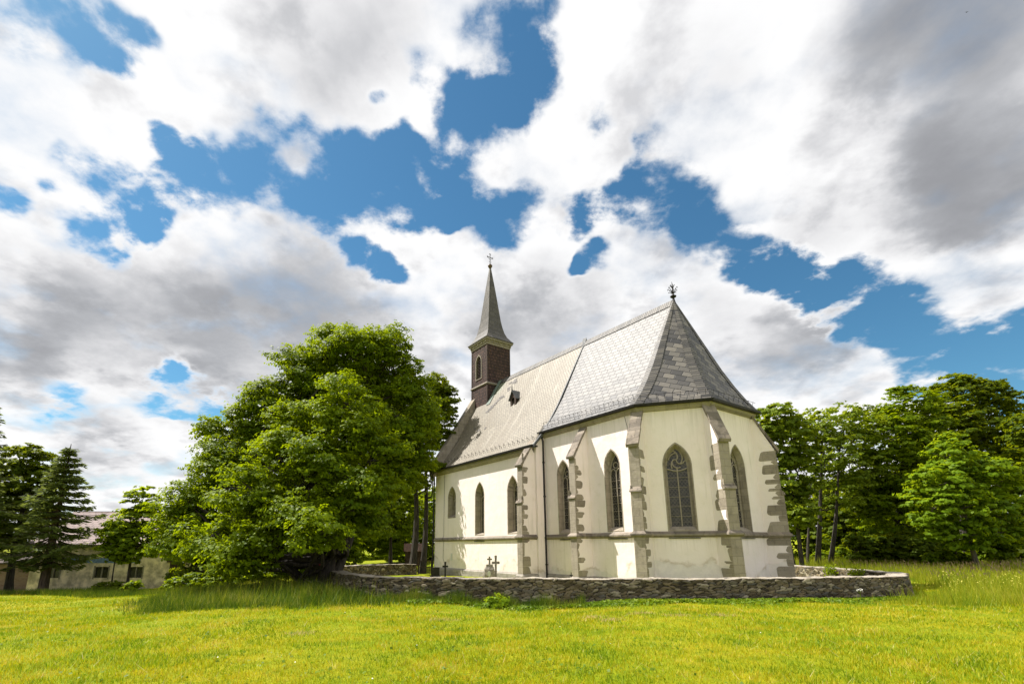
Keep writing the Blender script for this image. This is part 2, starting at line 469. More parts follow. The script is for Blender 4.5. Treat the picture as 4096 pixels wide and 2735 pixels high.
M = dict(
    plaster=m_plaster(),
    granite=m_stone("granite_blocks", (0.285, 0.245, 0.19), (0.37, 0.32, 0.25), (0.19, 0.162, 0.125)),
    dark_stone=m_stone("weathered_stone", (0.17, 0.145, 0.115), (0.30, 0.25, 0.20), (0.075, 0.065, 0.055), (0.7, 0.5), 0.05),
    plinth=m_stone("plinth_stone", (0.30, 0.28, 0.25), (0.38, 0.35, 0.30), (0.22, 0.2, 0.17), (0.5, 0.3), 0.05),
    slate=m_tiles("pale_slate_tiles", (0.085, 0.085, 0.088), (0.165, 0.158, 0.15), 0.54, 0.32, R(7), 0.022, (0.022, 0.021, 0.02), rough=0.52, spec=0.42),
    slate_dark=m_tiles("grey_slate_tiles", (0.030, 0.031, 0.035), (0.190, 0.172, 0.15), 0.60, 0.36, R(24), 0.022, (0.012, 0.012, 0.012), rough=0.50, spec=0.4),
    slate_hip=m_tiles("hip_slates", (0.055, 0.053, 0.052), (0.155, 0.142, 0.125), 1.2, 0.16, 0.0, 0.026, (0.012, 0.011, 0.01), rough=0.55, spec=0.35),
    slate_eave=m_tiles("eave_slates", (0.04, 0.04, 0.045), (0.22, 0.20, 0.175), 0.34, 0.9, 0.0, 0.018, (0.03, 0.03, 0.03)),
    slate_nave=m_tiles("nave_slate_tiles", (0.19, 0.165, 0.12), (0.265, 0.232, 0.17), 0.26, 0.17, R(3), 0.020, (0.05, 0.042, 0.03), rough=0.53, spec=0.42, stain=(0.155, 0.128, 0.088), extra=nave_roof_extra),
    patch=m_tiles("bare_slate_patch", (0.10, 0.09, 0.085), (0.15, 0.135, 0.125), 0.24, 0.145, 0, 0.01, (0.08, 0.07, 0.06)),
    shingle=m_tiles("wood_shingles", (0.042, 0.022, 0.017), (0.105, 0.056, 0.042), 0.17, 0.30, 0, 0.024, (0.008, 0.005, 0.004), bumpd=0.05, rough=0.75),
    spire=m_tiles("spire_slates", (0.060, 0.055, 0.049), (0.10, 0.090, 0.078), 0.6, 0.5, R(8), 0.010, (0.03, 0.027, 0.024), rough=0.54),
    cream=m_plain("cream_paint", (0.23, 0.20, 0.155), 0.7, var=0.2),
    wood_dark=m_plain("dark_wood", (0.05, 0.032, 0.024), 0.8, var=0.4),
    iron=m_plain("black_iron", (0.022, 0.020, 0.020), 0.5, 0.3, 0.3),
    copper=m_plain("aged_copper", (0.11, 0.075, 0.055), 0.55, 0.4, 0.3),
    lead=m_plain("lead_flashing", (0.10, 0.105, 0.11), 0.6, 0.2, 0.25),
    glass=m_glass(),
    tracery=m_plain("tracery_stone", (0.30, 0.26, 0.21), 0.85, var=0.2, scale=12),
    gray_stone=m_plain("grave_stone", (0.28, 0.25, 0.215), 0.9, var=0.4, scale=9),
    pale=m_plain("pale_enamel", (0.62, 0.62, 0.6), 0.4, var=0.05),
    ground=m_ground(),
    rubble=m_rubble("rubble_stone"),
    bark=m_bark("maple_bark", (0.05, 0.042, 0.033)),
    bark_pale=m_bark("ash_bark", (0.16, 0.14, 0.11)),
    bark_spruce=m_bark("spruce_bark", (0.09, 0.065, 0.048)),
)
LEAF = dict(
    maple=m_leaf("maple_leaves", (0.036, 0.080, 0.002), (0.175, 0.235, 0.004), (0.44, 0.55, 0.005), 0.37),
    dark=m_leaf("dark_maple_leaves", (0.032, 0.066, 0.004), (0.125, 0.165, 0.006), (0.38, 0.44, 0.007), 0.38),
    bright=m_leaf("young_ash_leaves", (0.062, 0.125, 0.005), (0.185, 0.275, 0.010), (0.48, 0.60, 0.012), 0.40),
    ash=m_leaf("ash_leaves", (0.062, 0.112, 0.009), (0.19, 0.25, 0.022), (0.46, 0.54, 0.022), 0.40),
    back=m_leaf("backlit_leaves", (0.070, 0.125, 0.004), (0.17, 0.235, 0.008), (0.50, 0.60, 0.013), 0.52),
    spruce=m_leaf("spruce_needles", (0.045, 0.070, 0.018), (0.14, 0.18, 0.045), (0.30, 0.36, 0.06), 0.42, 0.6),
)

# ------------------------------------------------------------------ mesh helpers


def link(o, parent=None):
    COL.objects.link(o)
    if parent is not None:
        o.parent = parent
    return o


def thing(name, label, cat, loc=(0, 0, 0), rot=0.0, group=None):
    o = bpy.data.objects.new(name, None)
    o.empty_display_size = 0.3
    link(o)
    o.location = loc
    o.rotation_euler = (0, 0, rot)
    tag(o, label, cat, group)
    return o


def tag(o, label=None, cat=None, group=None, kind=None):
    for k_, v_ in (('label', label), ('category', cat), ('group', group), ('kind', kind)):
        if v_:
            o[k_] = v_
    return o


def unit(v):
    return v / np.linalg.norm(v)


class MB:
    """collects faces with UVs in metres and links them as one mesh object"""
    def __init__(self):
        self.v, self.f, self.uv = [], [], []

    def face(self, pts, uv=None):
        pts = [np.asarray(p, float) for p in pts]
        if uv is None:
            n = np.zeros(3)
            for i in range(len(pts)):
                a, b = pts[i], pts[(i + 1) % len(pts)]
                n += np.cross(a, b)
            l = np.linalg.norm(n)
            n = n / l if l > 1e-12 else np.array((0, 0, 1.0))
            ud = np.cross((0, 0, 1.0), n)
            ud = ud / np.linalg.norm(ud) if np.linalg.norm(ud) > 1e-3 else np.array((1.0, 0, 0))
            vd = np.cross(n, ud)
            uv = [(p @ ud, p @ vd) for p in pts]
        i0 = len(self.v)
        self.v += [tuple(p) for p in pts]
        self.f.append(tuple(range(i0, i0 + len(pts))))
        self.uv += list(uv)

    def hexa(self, b, t):
        """b, t: four bottom and four top corners, counter-clockwise from above"""
        self.face([b[3], b[2], b[1], b[0]])
        self.face(t)
        for i in range(4):
            j = (i + 1) % 4
            self.face([b[i], b[j], t[j], t[i]])

    def box(self, x0, x1, y0, y1, z0, z1):
        b = [(x0, y0, z0), (x1, y0, z0), (x1, y1, z0), (x0, y1, z0)]
        self.hexa(b, [(p[0], p[1], z1) for p in b])

    def prism(self, poly, off):
        """poly: planar loop of 3D points, extruded by off (poly's normal looks along off)"""
        off = np.asarray(off, float)
        top = [np.asarray(p, float) + off for p in poly]
        self.face(top)
        self.face([np.asarray(p, float) for p in poly][::-1])
        n = len(poly)
        for i in range(n):
            j = (i + 1) % n
            self.face([poly[i], poly[j], top[j], top[i]])

    def tube(self, path, r, n=6, cap=True):
        path = [np.asarray(p, float) for p in path]
        rs = r if hasattr(r, '__len__') else [r] * len(path)
        rings = []
        prev = None
        for i, p in enumerate(path):
            t = path[min(i + 1, len(path) - 1)] - path[max(i - 1, 0)]
            t = unit(t) if np.linalg.norm(t) > 1e-9 else np.array((0, 0, 1.0))
            if prev is None:
                a = np.array((1.0, 0, 0)) if abs(t[0]) < 0.8 else np.array((0, 1.0, 0))
            else:
                a = prev
            a = unit(a - t * (a @ t))
            prev = a
            b = np.cross(t, a)
            rings.append([p + rs[i] * (a * math.cos(2 * math.pi * k / n) + b * math.sin(2 * math.pi * k / n)) for k in range(n)])
        for i in range(len(rings) - 1):
            for k in range(n):
                j = (k + 1) % n
                self.face([rings[i][k], rings[i][j], rings[i + 1][j], rings[i + 1][k]])
        if cap:
            self.face(rings[0][::-1])
            self.face(rings[-1])

    def lathe(self, prof, centre=(0, 0, 0), n=12):
        cx, cy, cz = centre
        rings = [[(cx + r * math.cos(2 * math.pi * k / n), cy + r * math.sin(2 * math.pi * k / n), cz + z) for k in range(n)] for r, z in prof]
        for i in range(len(rings) - 1):
            for k in range(n):
                j = (k + 1) % n
                self.face([rings[i][k], rings[i][j], rings[i + 1][j], rings[i + 1][k]])
        self.face(rings[0][::-1])
        self.face(rings[-1])

    def sweep(self, path, prof, closed=False):
        """path: 2D polyline; prof: (out, z) points, out to the right of travel"""
        n = len(path)
        P = [np.asarray(p, float) for p in path]
        mit = []
        for i in range(n):
            a = P[i] - P[i - 1] if (i > 0 or closed) else P[i + 1] - P[i]
            b = P[(i + 1) % n] - P[i] if (i < n - 1 or closed) else P[i] - P[i - 1]
            a, b = unit(a), unit(b)
            na, nb = np.array((a[1], -a[0])), np.array((b[1], -b[0]))
            m = na + nb
            mit.append(m / max(0.35, (m @ na)))
        m = len(prof)
        acc = 0.0
        for i in range(n if closed else n - 1):
            j = (i + 1) % n
            L = np.linalg.norm(P[j] - P[i])
            vv = 0.0
            for k in range(m):
                k2 = (k + 1) % m
                q = [(*(P[i] + mit[i] * prof[k][0]), prof[k][1]), (*(P[j] + mit[j] * prof[k][0]), prof[k][1]),
                     (*(P[j] + mit[j] * prof[k2][0]), prof[k2][1]), (*(P[i] + mit[i] * prof[k2][0]), prof[k2][1])]
                dv = math.hypot(prof[k2][0] - prof[k][0], prof[k2][1] - prof[k][1])
                self.face(q, [(acc, vv), (acc + L, vv), (acc + L, vv + dv), (acc, vv + dv)])
                vv += dv
            acc += L
        if not closed:
            for i in (0, n - 1):
                e = [(*(P[i] + mit[i] * o_), z_) for o_, z_ in prof]
                self.face(e if i else e[::-1])

    def build(self, name, m, parent=None, smooth=False, loc=None):
        me = bpy.data.meshes.new(name)
        me.from_pydata(self.v, [], self.f)
        l = me.uv_layers.new(name="UVMap")
        l.data.foreach_set('uv', np.asarray(self.uv, np.float32).ravel())
        if m:
            me.materials.append(m)
        if smooth:
            me.shade_smooth()
        o = bpy.data.objects.new(name, me)
        link(o, parent)
        if loc is not None:
            o.location = loc
        return o


def raw_mesh(name, verts, nper, m, parent=None, attrs=None, faces=None):
    """verts: (N*nper,3); every nper consecutive vertices are one face"""
    me = bpy.data.meshes.new(name)
    verts = np.asarray(verts, np.float32)
    nv = len(verts)
    if faces is None:
        faces = np.arange(nv, dtype=np.int32).reshape(-1, nper)
    nf = len(faces)
    me.vertices.add(nv)
    me.vertices.foreach_set('co', verts.ravel())
    me.loops.add(nf * nper)
    me.loops.foreach_set('vertex_index', np.asarray(faces, np.int32).ravel())
    me.polygons.add(nf)
    me.polygons.foreach_set('loop_start', np.arange(0, nf * nper, nper, dtype=np.int32))
    me.update(calc_edges=True)
    for an, arr in (attrs or {}).items():
        a = me.attributes.new(an, 'FLOAT', 'POINT')
        a.data.foreach_set('value', np.asarray(arr, np.float32))
    me.materials.append(m)
    o = bpy.data.objects.new(name, me)
    return link(o, parent)


# ------------------------------------------------------------------ the ground
HP = np.array([
    (0, -20, 0), (0, 0, 0), (0, 8, 0), (-10, 4, 0), (10, 4, 0), (-5, 13, -.03), (5, 13, .03), (12, 13, .08), (17, 13, .1), (0.9, 16.6, -.27), (2, 16.6, -.29), (5.1, 16.5, -.06),
    (8, 16.4, -.06), (10.5, 17, -.08), (13, 17.3, -.13), (16, 18, -.12), (-1, 16.8, -.14), (-2.6, 17.4, -.08), (-5, 19, .05), (-7, 22, -.05), (-12, 17, -.35), (-18, 20, -.75), (-14, 22.4, -.6), (-20, 30, -1.2),
    (-29, 40, -1.65), (-37, 40, -1.7), (-60, 45, -2.2), (-30, 15, -.6), (-10, 36, -.45), (-5, 42, -.5), (12, 27, -.22), (4, 40, -.4), (4, 30, -.25), (19.0, 29, -.45), (18, 33, -.7), (20, 36, -.7), (16, 39, -.7), (23.5, 28, -.02), (24.5, 34, .05), (27, 40, .25), (40, 40, .15), (30, 25, .1),
    (40, 18, .05), (22, 14, .1), (-9, 28, -.3), (-14, 50, -.2), (0, 60, .6), (60, 60, 1.6), (95, 80, 3.4), (30, 80, 2.2), (0, 95, 1.5), (-60, 95, -1.5), (-120, 150, -3), (0, 170, 3), (150, 150, 8), (-150, 20, -3), (150, 20, 1),
], float)


def ground_z(x, y):
    x = np.asarray(x, float)
    y = np.asarray(y, float)
    num = np.zeros_like(x)
    den = np.zeros_like(x)
    for px, py, pz in HP:
        d2 = (x - px) ** 2 + (y - py) ** 2
        wgt = 1.0 / (d2 + 2.0) ** 1.7
        num += wgt * pz
        den += wgt
    return num / den


def gz(x, y):
    return float(ground_z(np.array([x]), np.array([y]))[0])


def axis(stops):
    r = []
    for a, b, st in stops:
        r += list(np.arange(a, b, st))
    return np.array(r + [stops[-1][1]])


gx = axis([(-1500, -300, 150), (-300, -60, 12), (-60, 60, 0.7), (60, 300, 12), (300, 1500, 150)])
gy = axis([(-300, -20, 20), (-20, 60, 0.7), (60, 300, 8), (300, 1500, 100)])
X, Y = np.meshgrid(gx, gy)
Zg = ground_z(X, Y)
rg = np.random.default_rng(3)
Zg += 0.02 * np.sin(X * 1.3 + 2 * np.sin(Y * .7)) * np.sin(Y * 1.1 + X * .3) * (np.abs(X) < 60)
nx, ny = len(gx), len(gy)
idx = np.arange(nx * ny).reshape(ny, nx)
fq = np.stack((idx[:-1, :-1], idx[:-1, 1:], idx[1:, 1:], idx[1:, :-1]), -1).reshape(-1, 4)
g = raw_mesh("ground", np.stack((X, Y, Zg), -1).reshape(-1, 3), 4, M['ground'], faces=fq)
g.data.shade_smooth()
tag(g, "mown summer meadow sloping away from the church", "meadow", kind="structure")

# ------------------------------------------------------------------ the church
# local frame: x along the nave towards the apse, y to the far side, z = 0 at eye height
OX, OY = 12.04, 27.17
church = thing("church", "small white Gothic church with a steep slate roof, stepped buttresses and a shingled turret", "church", (OX, OY, -0.25), -YAW)
LIFT = Vector((0, 0, 1.90))


def part(mb, name, m, parent=None, smooth=False):
    p = parent or church
    o = mb.build(name, m, p, smooth)
    if p is church:
        o.location = LIFT
    return o


WN, WC = 4.991, 4.267
XW, XJ = -20.9, -7.6
C1, C2, C3, C4 = np.array((-0.138, -WC)), np.array((2.639, -2.162)), np.array((2.639, 2.162)), np.array((-0.138, WC))
BASE = -2.3


def arch(c, w_, z0, zs, zt, n=9):
    """pointed-arch outline (s, z), counter-clockwise from bottom left as seen from outside: BL, BR, up right, arch, down left"""
    a, h = w_ / 2, zt - zs
    h = max(h, a * 1.001)
    rad = (a * a + h * h) / (2 * a)
    th = math.asin(min(1, h / rad))
    pts = [(c - a, z0), (c + a, z0)]
    for i in range(n):
        t = th * i / (n - 1)
        pts.append((c + a - rad + rad * math.cos(t), zs + rad * math.sin(t)))
    for i in range(n - 2, -1, -1):
        t = th * i / (n - 1)
        pts.append((c - a + rad - rad * math.cos(t), zs + rad * math.sin(t)))
    return pts


class Panel:
    """a vertical wall plane: origin, direction along the wall, outward normal"""
    def __init__(self, p0, p1):
        self.o = np.array((p0[0], p0[1], 0.0))
        d = np.array((p1[0] - p0[0], p1[1] - p0[1], 0.0))
        self.len = np.linalg.norm(d)
        self.d = d / self.len
        self.n = np.array((self.d[1], -self.d[0], 0.0))

    def at(self, s, z, out=0.0):
        p = self.o + self.d * s + self.n * out
        return np.array((p[0], p[1], z))

    def wall(self, mb, z0, z1, ops=(), s0=0.0, s1=None):
        s1 = self.len if s1 is None else s1
        A = self.at

        def q(a, b, c, d):
            mb.face([A(a, c), A(b, c), A(b, d), A(a, d)])
        cur = s0
        for (c, w_, zb, zs, zt) in sorted(ops):
            q(cur, c - w_ / 2, z0, z1)
            q(c - w_ / 2, c + w_ / 2, z0, zb)
            pts = arch(c, w_, zb, zs, zt)[2:]
            for (sa, za), (sb, zb2) in zip(pts[:-1], pts[1:]):
                mb.face([A(sb, zb2), A(sa, za), A(sa, z1), A(sb, z1)])
            cur = c + w_ / 2
        q(cur, s1, z0, z1)


P_nave = Panel((XW, -WN), (XJ, -WN))
P_ch = Panel((XJ, -WC), C1)
P_A = Panel(C1, C2)
P_B = Panel(C2, C3)
# openings: centre, width, sill, spring, crown
W_N = [(-18.16 - XW, 1.24, 2.33, 3.95, 4.9), (-14.13 - XW, 1.24, 0.88, 3.75, 4.84), (-10.12 - XW, 1.24, 0.90, 3.75, 4.84)]
W_C = [(-5.93 - XJ, 1.14, 0.80, 4.40, 5.36), (-2.08 - XJ, 1.14, 0.84, 4.42, 5.41)]
W_A = [(1.742, 1.40, 0.79, 4.10, 5.30)]
W_B = [(2.162, 1.42, 0.74, 4.15, 5.34)]

mb = MB()
P_nave.wall(mb, BASE, 6.45, W_N)
Panel((XJ, -WN), (XJ, -WC + 0.01)).wall(mb, BASE, 6.9)
mb.face([(XJ, -WN, 6.9), (XJ, -WC + .01, 6.9), (XJ, -4.3, 7.95), (XJ, -WN, 6.93)])
Panel((XJ, WC - .01), (XJ, WN)).wall(mb, BASE, 6.9)
Panel((XJ, WN), (XW, WN)).wall(mb, BASE, 6.45)
Panel((XW, WN), (XW, -WN)).wall(mb, BASE, 6.45)
mb.face([(XW, WN, 6.45), (XW, -WN, 6.45), (XW, 0, 14.4)])
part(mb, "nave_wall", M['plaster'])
mb = MB()
P_ch.wall(mb, BASE, 7.3, W_C)
P_A.wall(mb, BASE, 7.3, W_A)
P_B.wall(mb, BASE, 7.3, W_B)
Panel(C3, C4).wall(mb, BASE, 7.3)
Panel(C4, (XJ, WC)).wall(mb, BASE, 7.3)
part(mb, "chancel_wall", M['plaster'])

# plinth, string course, cornices


def bisector(pa, pb):
    m = pa.n + pb.n
    return unit(m)[:2]


D3 = unit(np.array((0.318, -0.948)))
D4 = unit(np.array((0.895, -0.445)))
D5 = np.array((D4[0], -D4[1]))
D6 = np.array((D3[0], -D3[1]))
BUT = [  # foot on the wall, outward direction, reach, width
    (np.array((-8.01, -WN)), np.array((0, -1.0)), 1.14, 0.48),
    (np.array((-4.05, -WC)), np.array((0, -1.0)), 1.20, 0.46),
    (C1, D3, 1.06, 0.52),
    (C2, D4, 0.96, 0.54),
    (C3, D5, 0.98, 0.54),
    (C4, D6, 1.06, 0.52),
    (np.array((-4.05, WC)), np.array((0, 1.0)), 1.20, 0.46),
]


def around(extra=0.0):
    """plan outline of the walls round the buttresses, from the west end of the near side to the apse's far side"""
    path = [(XW - .02, -WN)]
    for i, (p, d, r, w_) in enumerate(BUT[:5]):
        t = np.array((-d[1], d[0]))
        r2 = r + extra
        h = w_ / 2
        if i == 0:
            path += [tuple(p - t * h), tuple(p - t * h + d * r2), tuple(p + t * h + d * r2), tuple(p + t * h + d * 0.0), (XJ + .04, -WN), (XJ + .04, -WC)]
            path[-3] = (XJ + .17 + 0.0, -WN - .0)
            path[-4] = (XJ - .17, -WN - r2)
            path = path[:-3] + [(XJ - .17, -WC)]
        elif i == 1:
            path += [tuple(p - t * h), tuple(p - t * h + d * r2), tuple(p + t * h + d * r2), tuple(p + t * h)]
        else:
            # meets two walls at an angle: slide the side lines to where they cross the walls
            pa = (P_ch, P_A, P_B)[i - 2]
            pb = (P_A, P_B, Panel(C3, C4))[i - 2]
            fa = h / max(0.2, abs(np.dot(t, pa.d[:2])))
            fb = h / max(0.2, abs(np.dot(t, pb.d[:2])))
            a0 = p - pa.d[:2] * fa
            b0 = p + pb.d[:2] * fb
            path += [tuple(a0), tuple(p - t * h + d * r2), tuple(p + t * h + d * r2), tuple(b0)]
    path += [tuple(C4)]
    return path


mb = MB()
mb.sweep(around(), [(-.02, .50), (.06, .52), (.10, .57), (.135, .60), (.135, .67), (.02, .80), (-.02, .81)])
part(mb, "string_course", M['dark_stone'])
mb = MB()
mb.sweep(around(), [(-.02, BASE), (.13, BASE), (.13, -1.66), (.02, -1.54), (-.02, -1.53)])
part(mb, "plinth", M['plinth'])
mb = MB()
mb.sweep([(XW, -WN), (XJ - .17, -WN)], [(-.02, 6.02), (.06, 6.03), (.10, 6.10), (.20, 6.22), (.22, 6.36), (-.02, 6.37)])
part(mb, "nave_cornice", M['granite'])
mb = MB()
mb.sweep([(XJ - .17, -WC), tuple(C1), tuple(C2), tuple(C3), tuple(C4)], [(-.02, 7.02), (.08, 7.04), (.17, 7.15), (.22, 7.30), (-.02, 7.31)])
part(mb, "chancel_cornice", M['granite'])

# ---- windows


def tracery_paths(kind, c, a, z0, zs, zt):
    """polylines (s, z) of the stone bars inside a light of half width a"""
    P = []
    P.append([(c, z0), (c, zs + (0.05 if kind == 'wheel' else 0.0))])
    if kind == 'wheel':
        h = zt - zs
        P.append([(c - a + 2 * a * i / 8, zs - 0.02 - 0.13 * math.cos((i - 4) / 4 * 1.5)) for i in range(9)])
        cc = (c, zs + h * 0.42)
        for q in range(3):
            an = q * 2 * math.pi / 3 + 0.5
            P.append([(cc[0] + a * 0.85 * t * math.cos(an + 1.5 * t), cc[1] + h * 0.55 * t * math.sin(an + 1.5 * t)) for t in np.linspace(0, 1, 7)])
            P.append([(cc[0] + a * (0.45 + .35 * t) * math.cos(an + 0.9 + 1.7 * t), cc[1] + h * (0.34 + .1 * t) * math.sin(an + 0.9 + 1.7 * t)) for t in np.linspace(0, 1, 7)])
    elif kind == 'two':
        for s in (-1, 1):
            P.append([(c + s * a / 2 + a / 2 * math.cos(t), zs - .05 + a * 0.75 * math.sin(t)) for t in np.linspace(0, math.pi, 9)])
        P.append([(c + a * .42 * math.cos(t), zs + a * 1.15 + a * .42 * math.sin(t)) for t in np.linspace(0, 2 * math.pi, 13)])
    elif kind == 'one':
        P[0] = [(c, z0), (c, zs - .1)]
        P.append([(c + a * .95 * math.cos(t), zs - .25 + a * math.sin(t)) for t in np.linspace(0, math.pi, 9)])
    return P


def window(pan, op, inner, depth, kind, surround_mat, label=None):
    c, w_, z0, zs, zt = op
    wi, z0i, zsi, zti = inner
    mb = MB()
    o1 = arch(c, w_, z0, zs, zt)
    o2 = arch(c, w_ - .12, z0 + .06, zs, zt - .09)
    o3 = arch(c, wi + .14, z0i - .05, zsi, zti + .09)
    o4 = arch(c, wi, z0i, zsi, zti)
    rings = [(o1, 0.006), (o2, 0.006), (o3, -depth + .10), (o3, -depth + .03), (o4, -depth - .04)]
    n = len(o1)
    sill = MB()
    for (ra, da), (rb, db) in zip(rings[:-1], rings[1:]):
        for i in range(n):
            j = (i + 1) % n
            tgt = sill if i == 0 else mb
            # run the block joints across the ring: u along the ring
            L = [0]
            tgt.face([pan.at(*ra[i], da), pan.at(*ra[j], da), pan.at(*rb[j], db), pan.at(*rb[i], db)])
    win = part(mb, "window", surround_mat)
    if label:
        win['label'] = label
    part(sill, "sill", M['granite'] if surround_mat is not M['plaster'] else M['lead'], win)
    gm = MB()
    gm.face([pan.at(s, z, -depth - .035) for s, z in o4], [(s - c, z) for s, z in o4])
    part(gm, "glass", M['glass'], win)
    tm = MB()
    for p in tracery_paths(kind, c, wi / 2, z0i, zsi, zti):
        tm.tube([pan.at(s, z, -depth + .0) for s, z in p], 0.035, 6)
    if kind in ('two', 'wheel'):
        k = 6 if kind == 'wheel' else 7
        for i in range(1, k):
            z = z0i + (zsi - z0i) * i / k
            tm.tube([pan.at(c - wi / 2, z, -depth - .01), pan.at(c + wi / 2, z, -depth - .01)], 0.012, 4)
    part(tm, "tracery", M['tracery'], win)
    return win


window(P_nave, W_N[0], (0.62, 2.62, 3.85, 4.5), 0.42, 'one', M['granite'], "small high window with a pointed arch near the west end")
window(P_nave, W_N[1], (0.66, 1.12, 3.70, 4.5), 0.42, 'one', M['granite'])
window(P_nave, W_N[2], (0.66, 1.12, 3.70, 4.5), 0.42, 'two', M['granite'])
window(P_ch, W_C[0], (0.76, 1.12, 4.05, 5.03), 0.34, 'two', M['granite'])
window(P_ch, W_C[1], (0.78, 1.12, 4.05, 5.06), 0.34, 'two', M['granite'])
window(P_A, W_A[0], (0.96, 1.05, 4.00, 5.00), 0.28, 'wheel', M['granite'], "wide apse window with a whirling three-bladed tracery")
window(P_B, W_B[0], (0.92, 1.05, 4.00, 5.02), 0.34, 'two', M['granite'])

# ---- buttresses


def rounded_stone(lo, hi, z0, z1, r=0.07, rnd=random):
    """one quoin in profile (out, z): a worn inner end, ragged where the plaster meets it"""
    la, lb = lo + rnd.uniform(-.05, .12), lo + rnd.uniform(-.05, .12)
    la, lb = min(la, hi - .08), min(lb, hi - .08)
    ra = min(rnd.uniform(.05, .2), (z1 - z0) * .55, hi - la - .02)
    rb = min(rnd.uniform(.05, .2), (z1 - z0) * .42, hi - lb - .02)
    pts = [(hi, z0), (hi, z1)]
    pts += [(la + ra * (1 - math.sin(t)), z1 - ra * .8 * (1 - math.cos(t))) for t in (0, .5, 1.05, math.pi / 2)]
    pts += [(lb + rb * (1 - math.cos(t)), z0 + rb * (1 - math.sin(t))) for t in (0, .5, 1.05, math.pi / 2)]
    return pts


def stones_random(rnd, reach, big):
    """(z0, z1, inner edge) bands of quoin stones from the foot to the cap"""
    out, z = [], BASE + .7
    flip = True
    while z < 5.0:
        h = rnd.uniform(.22, .46)
        ln = rnd.uniform(.42, .42 + big) if flip else rnd.uniform(.16, .30)
        flip = not flip if rnd.random() < .85 else flip
        out.append((z, min(z + h, 5.02), reach - ln))
        z += h
    return out


B5S = [(-1.6, -.92, .17), (-.92, -.55, .72), (-.55, -.25, .20), (-.25, .12, .76), (.12, .52, -.05), (.72, 1.34, .05), (1.34, 1.66, .62), (1.66, 2.2, .08), (2.2, 2.5, .60),
       (2.5, 2.66, .42), (2.66, 2.92, .60), (2.92, 3.08, .34), (3.08, 3.3, .60), (3.3, 3.56, .14), (3.56, 3.84, .64), (3.84, 4.36, .12), (4.36, 4.56, .60), (4.56, 5.1, .05)]
B4S = [(-1.6, -.92, .05), (-.92, -.72, .60), (-.72, -.6, .30), (-.6, .0, .66), (.0, .12, .55), (.12, .52, .22), (.72, 1.30, .06), (1.30, 1.75, .78), (1.75, 2.30, .05), (2.3, 2.75, .24), (2.75, 3.2, .70),
       (3.2, 3.5, .20), (3.5, 3.7, .55), (3.7, 4.45, .08), (4.45, 4.98, .31), (4.98, 5.1, .7)]
B1E = [(-1.6, -1.1, .55), (-1.1, -.5, .52), (-.5, .3, .92), (.3, .52, .60), (.72, 1.0, .56), (1.0, 1.35, .75), (1.35, 1.75, .95), (1.75, 2.05, .62), (2.05, 2.3, .95), (2.3, 2.6, .58), (2.6, 3.15, .98),
       (3.15, 3.6, .75), (3.6, 3.95, .92), (3.95, 4.4, .53), (4.4, 4.65, 1.0), (4.65, 5.0, .60), (5.0, 5.4, .95), (5.4, 5.9, .92)]


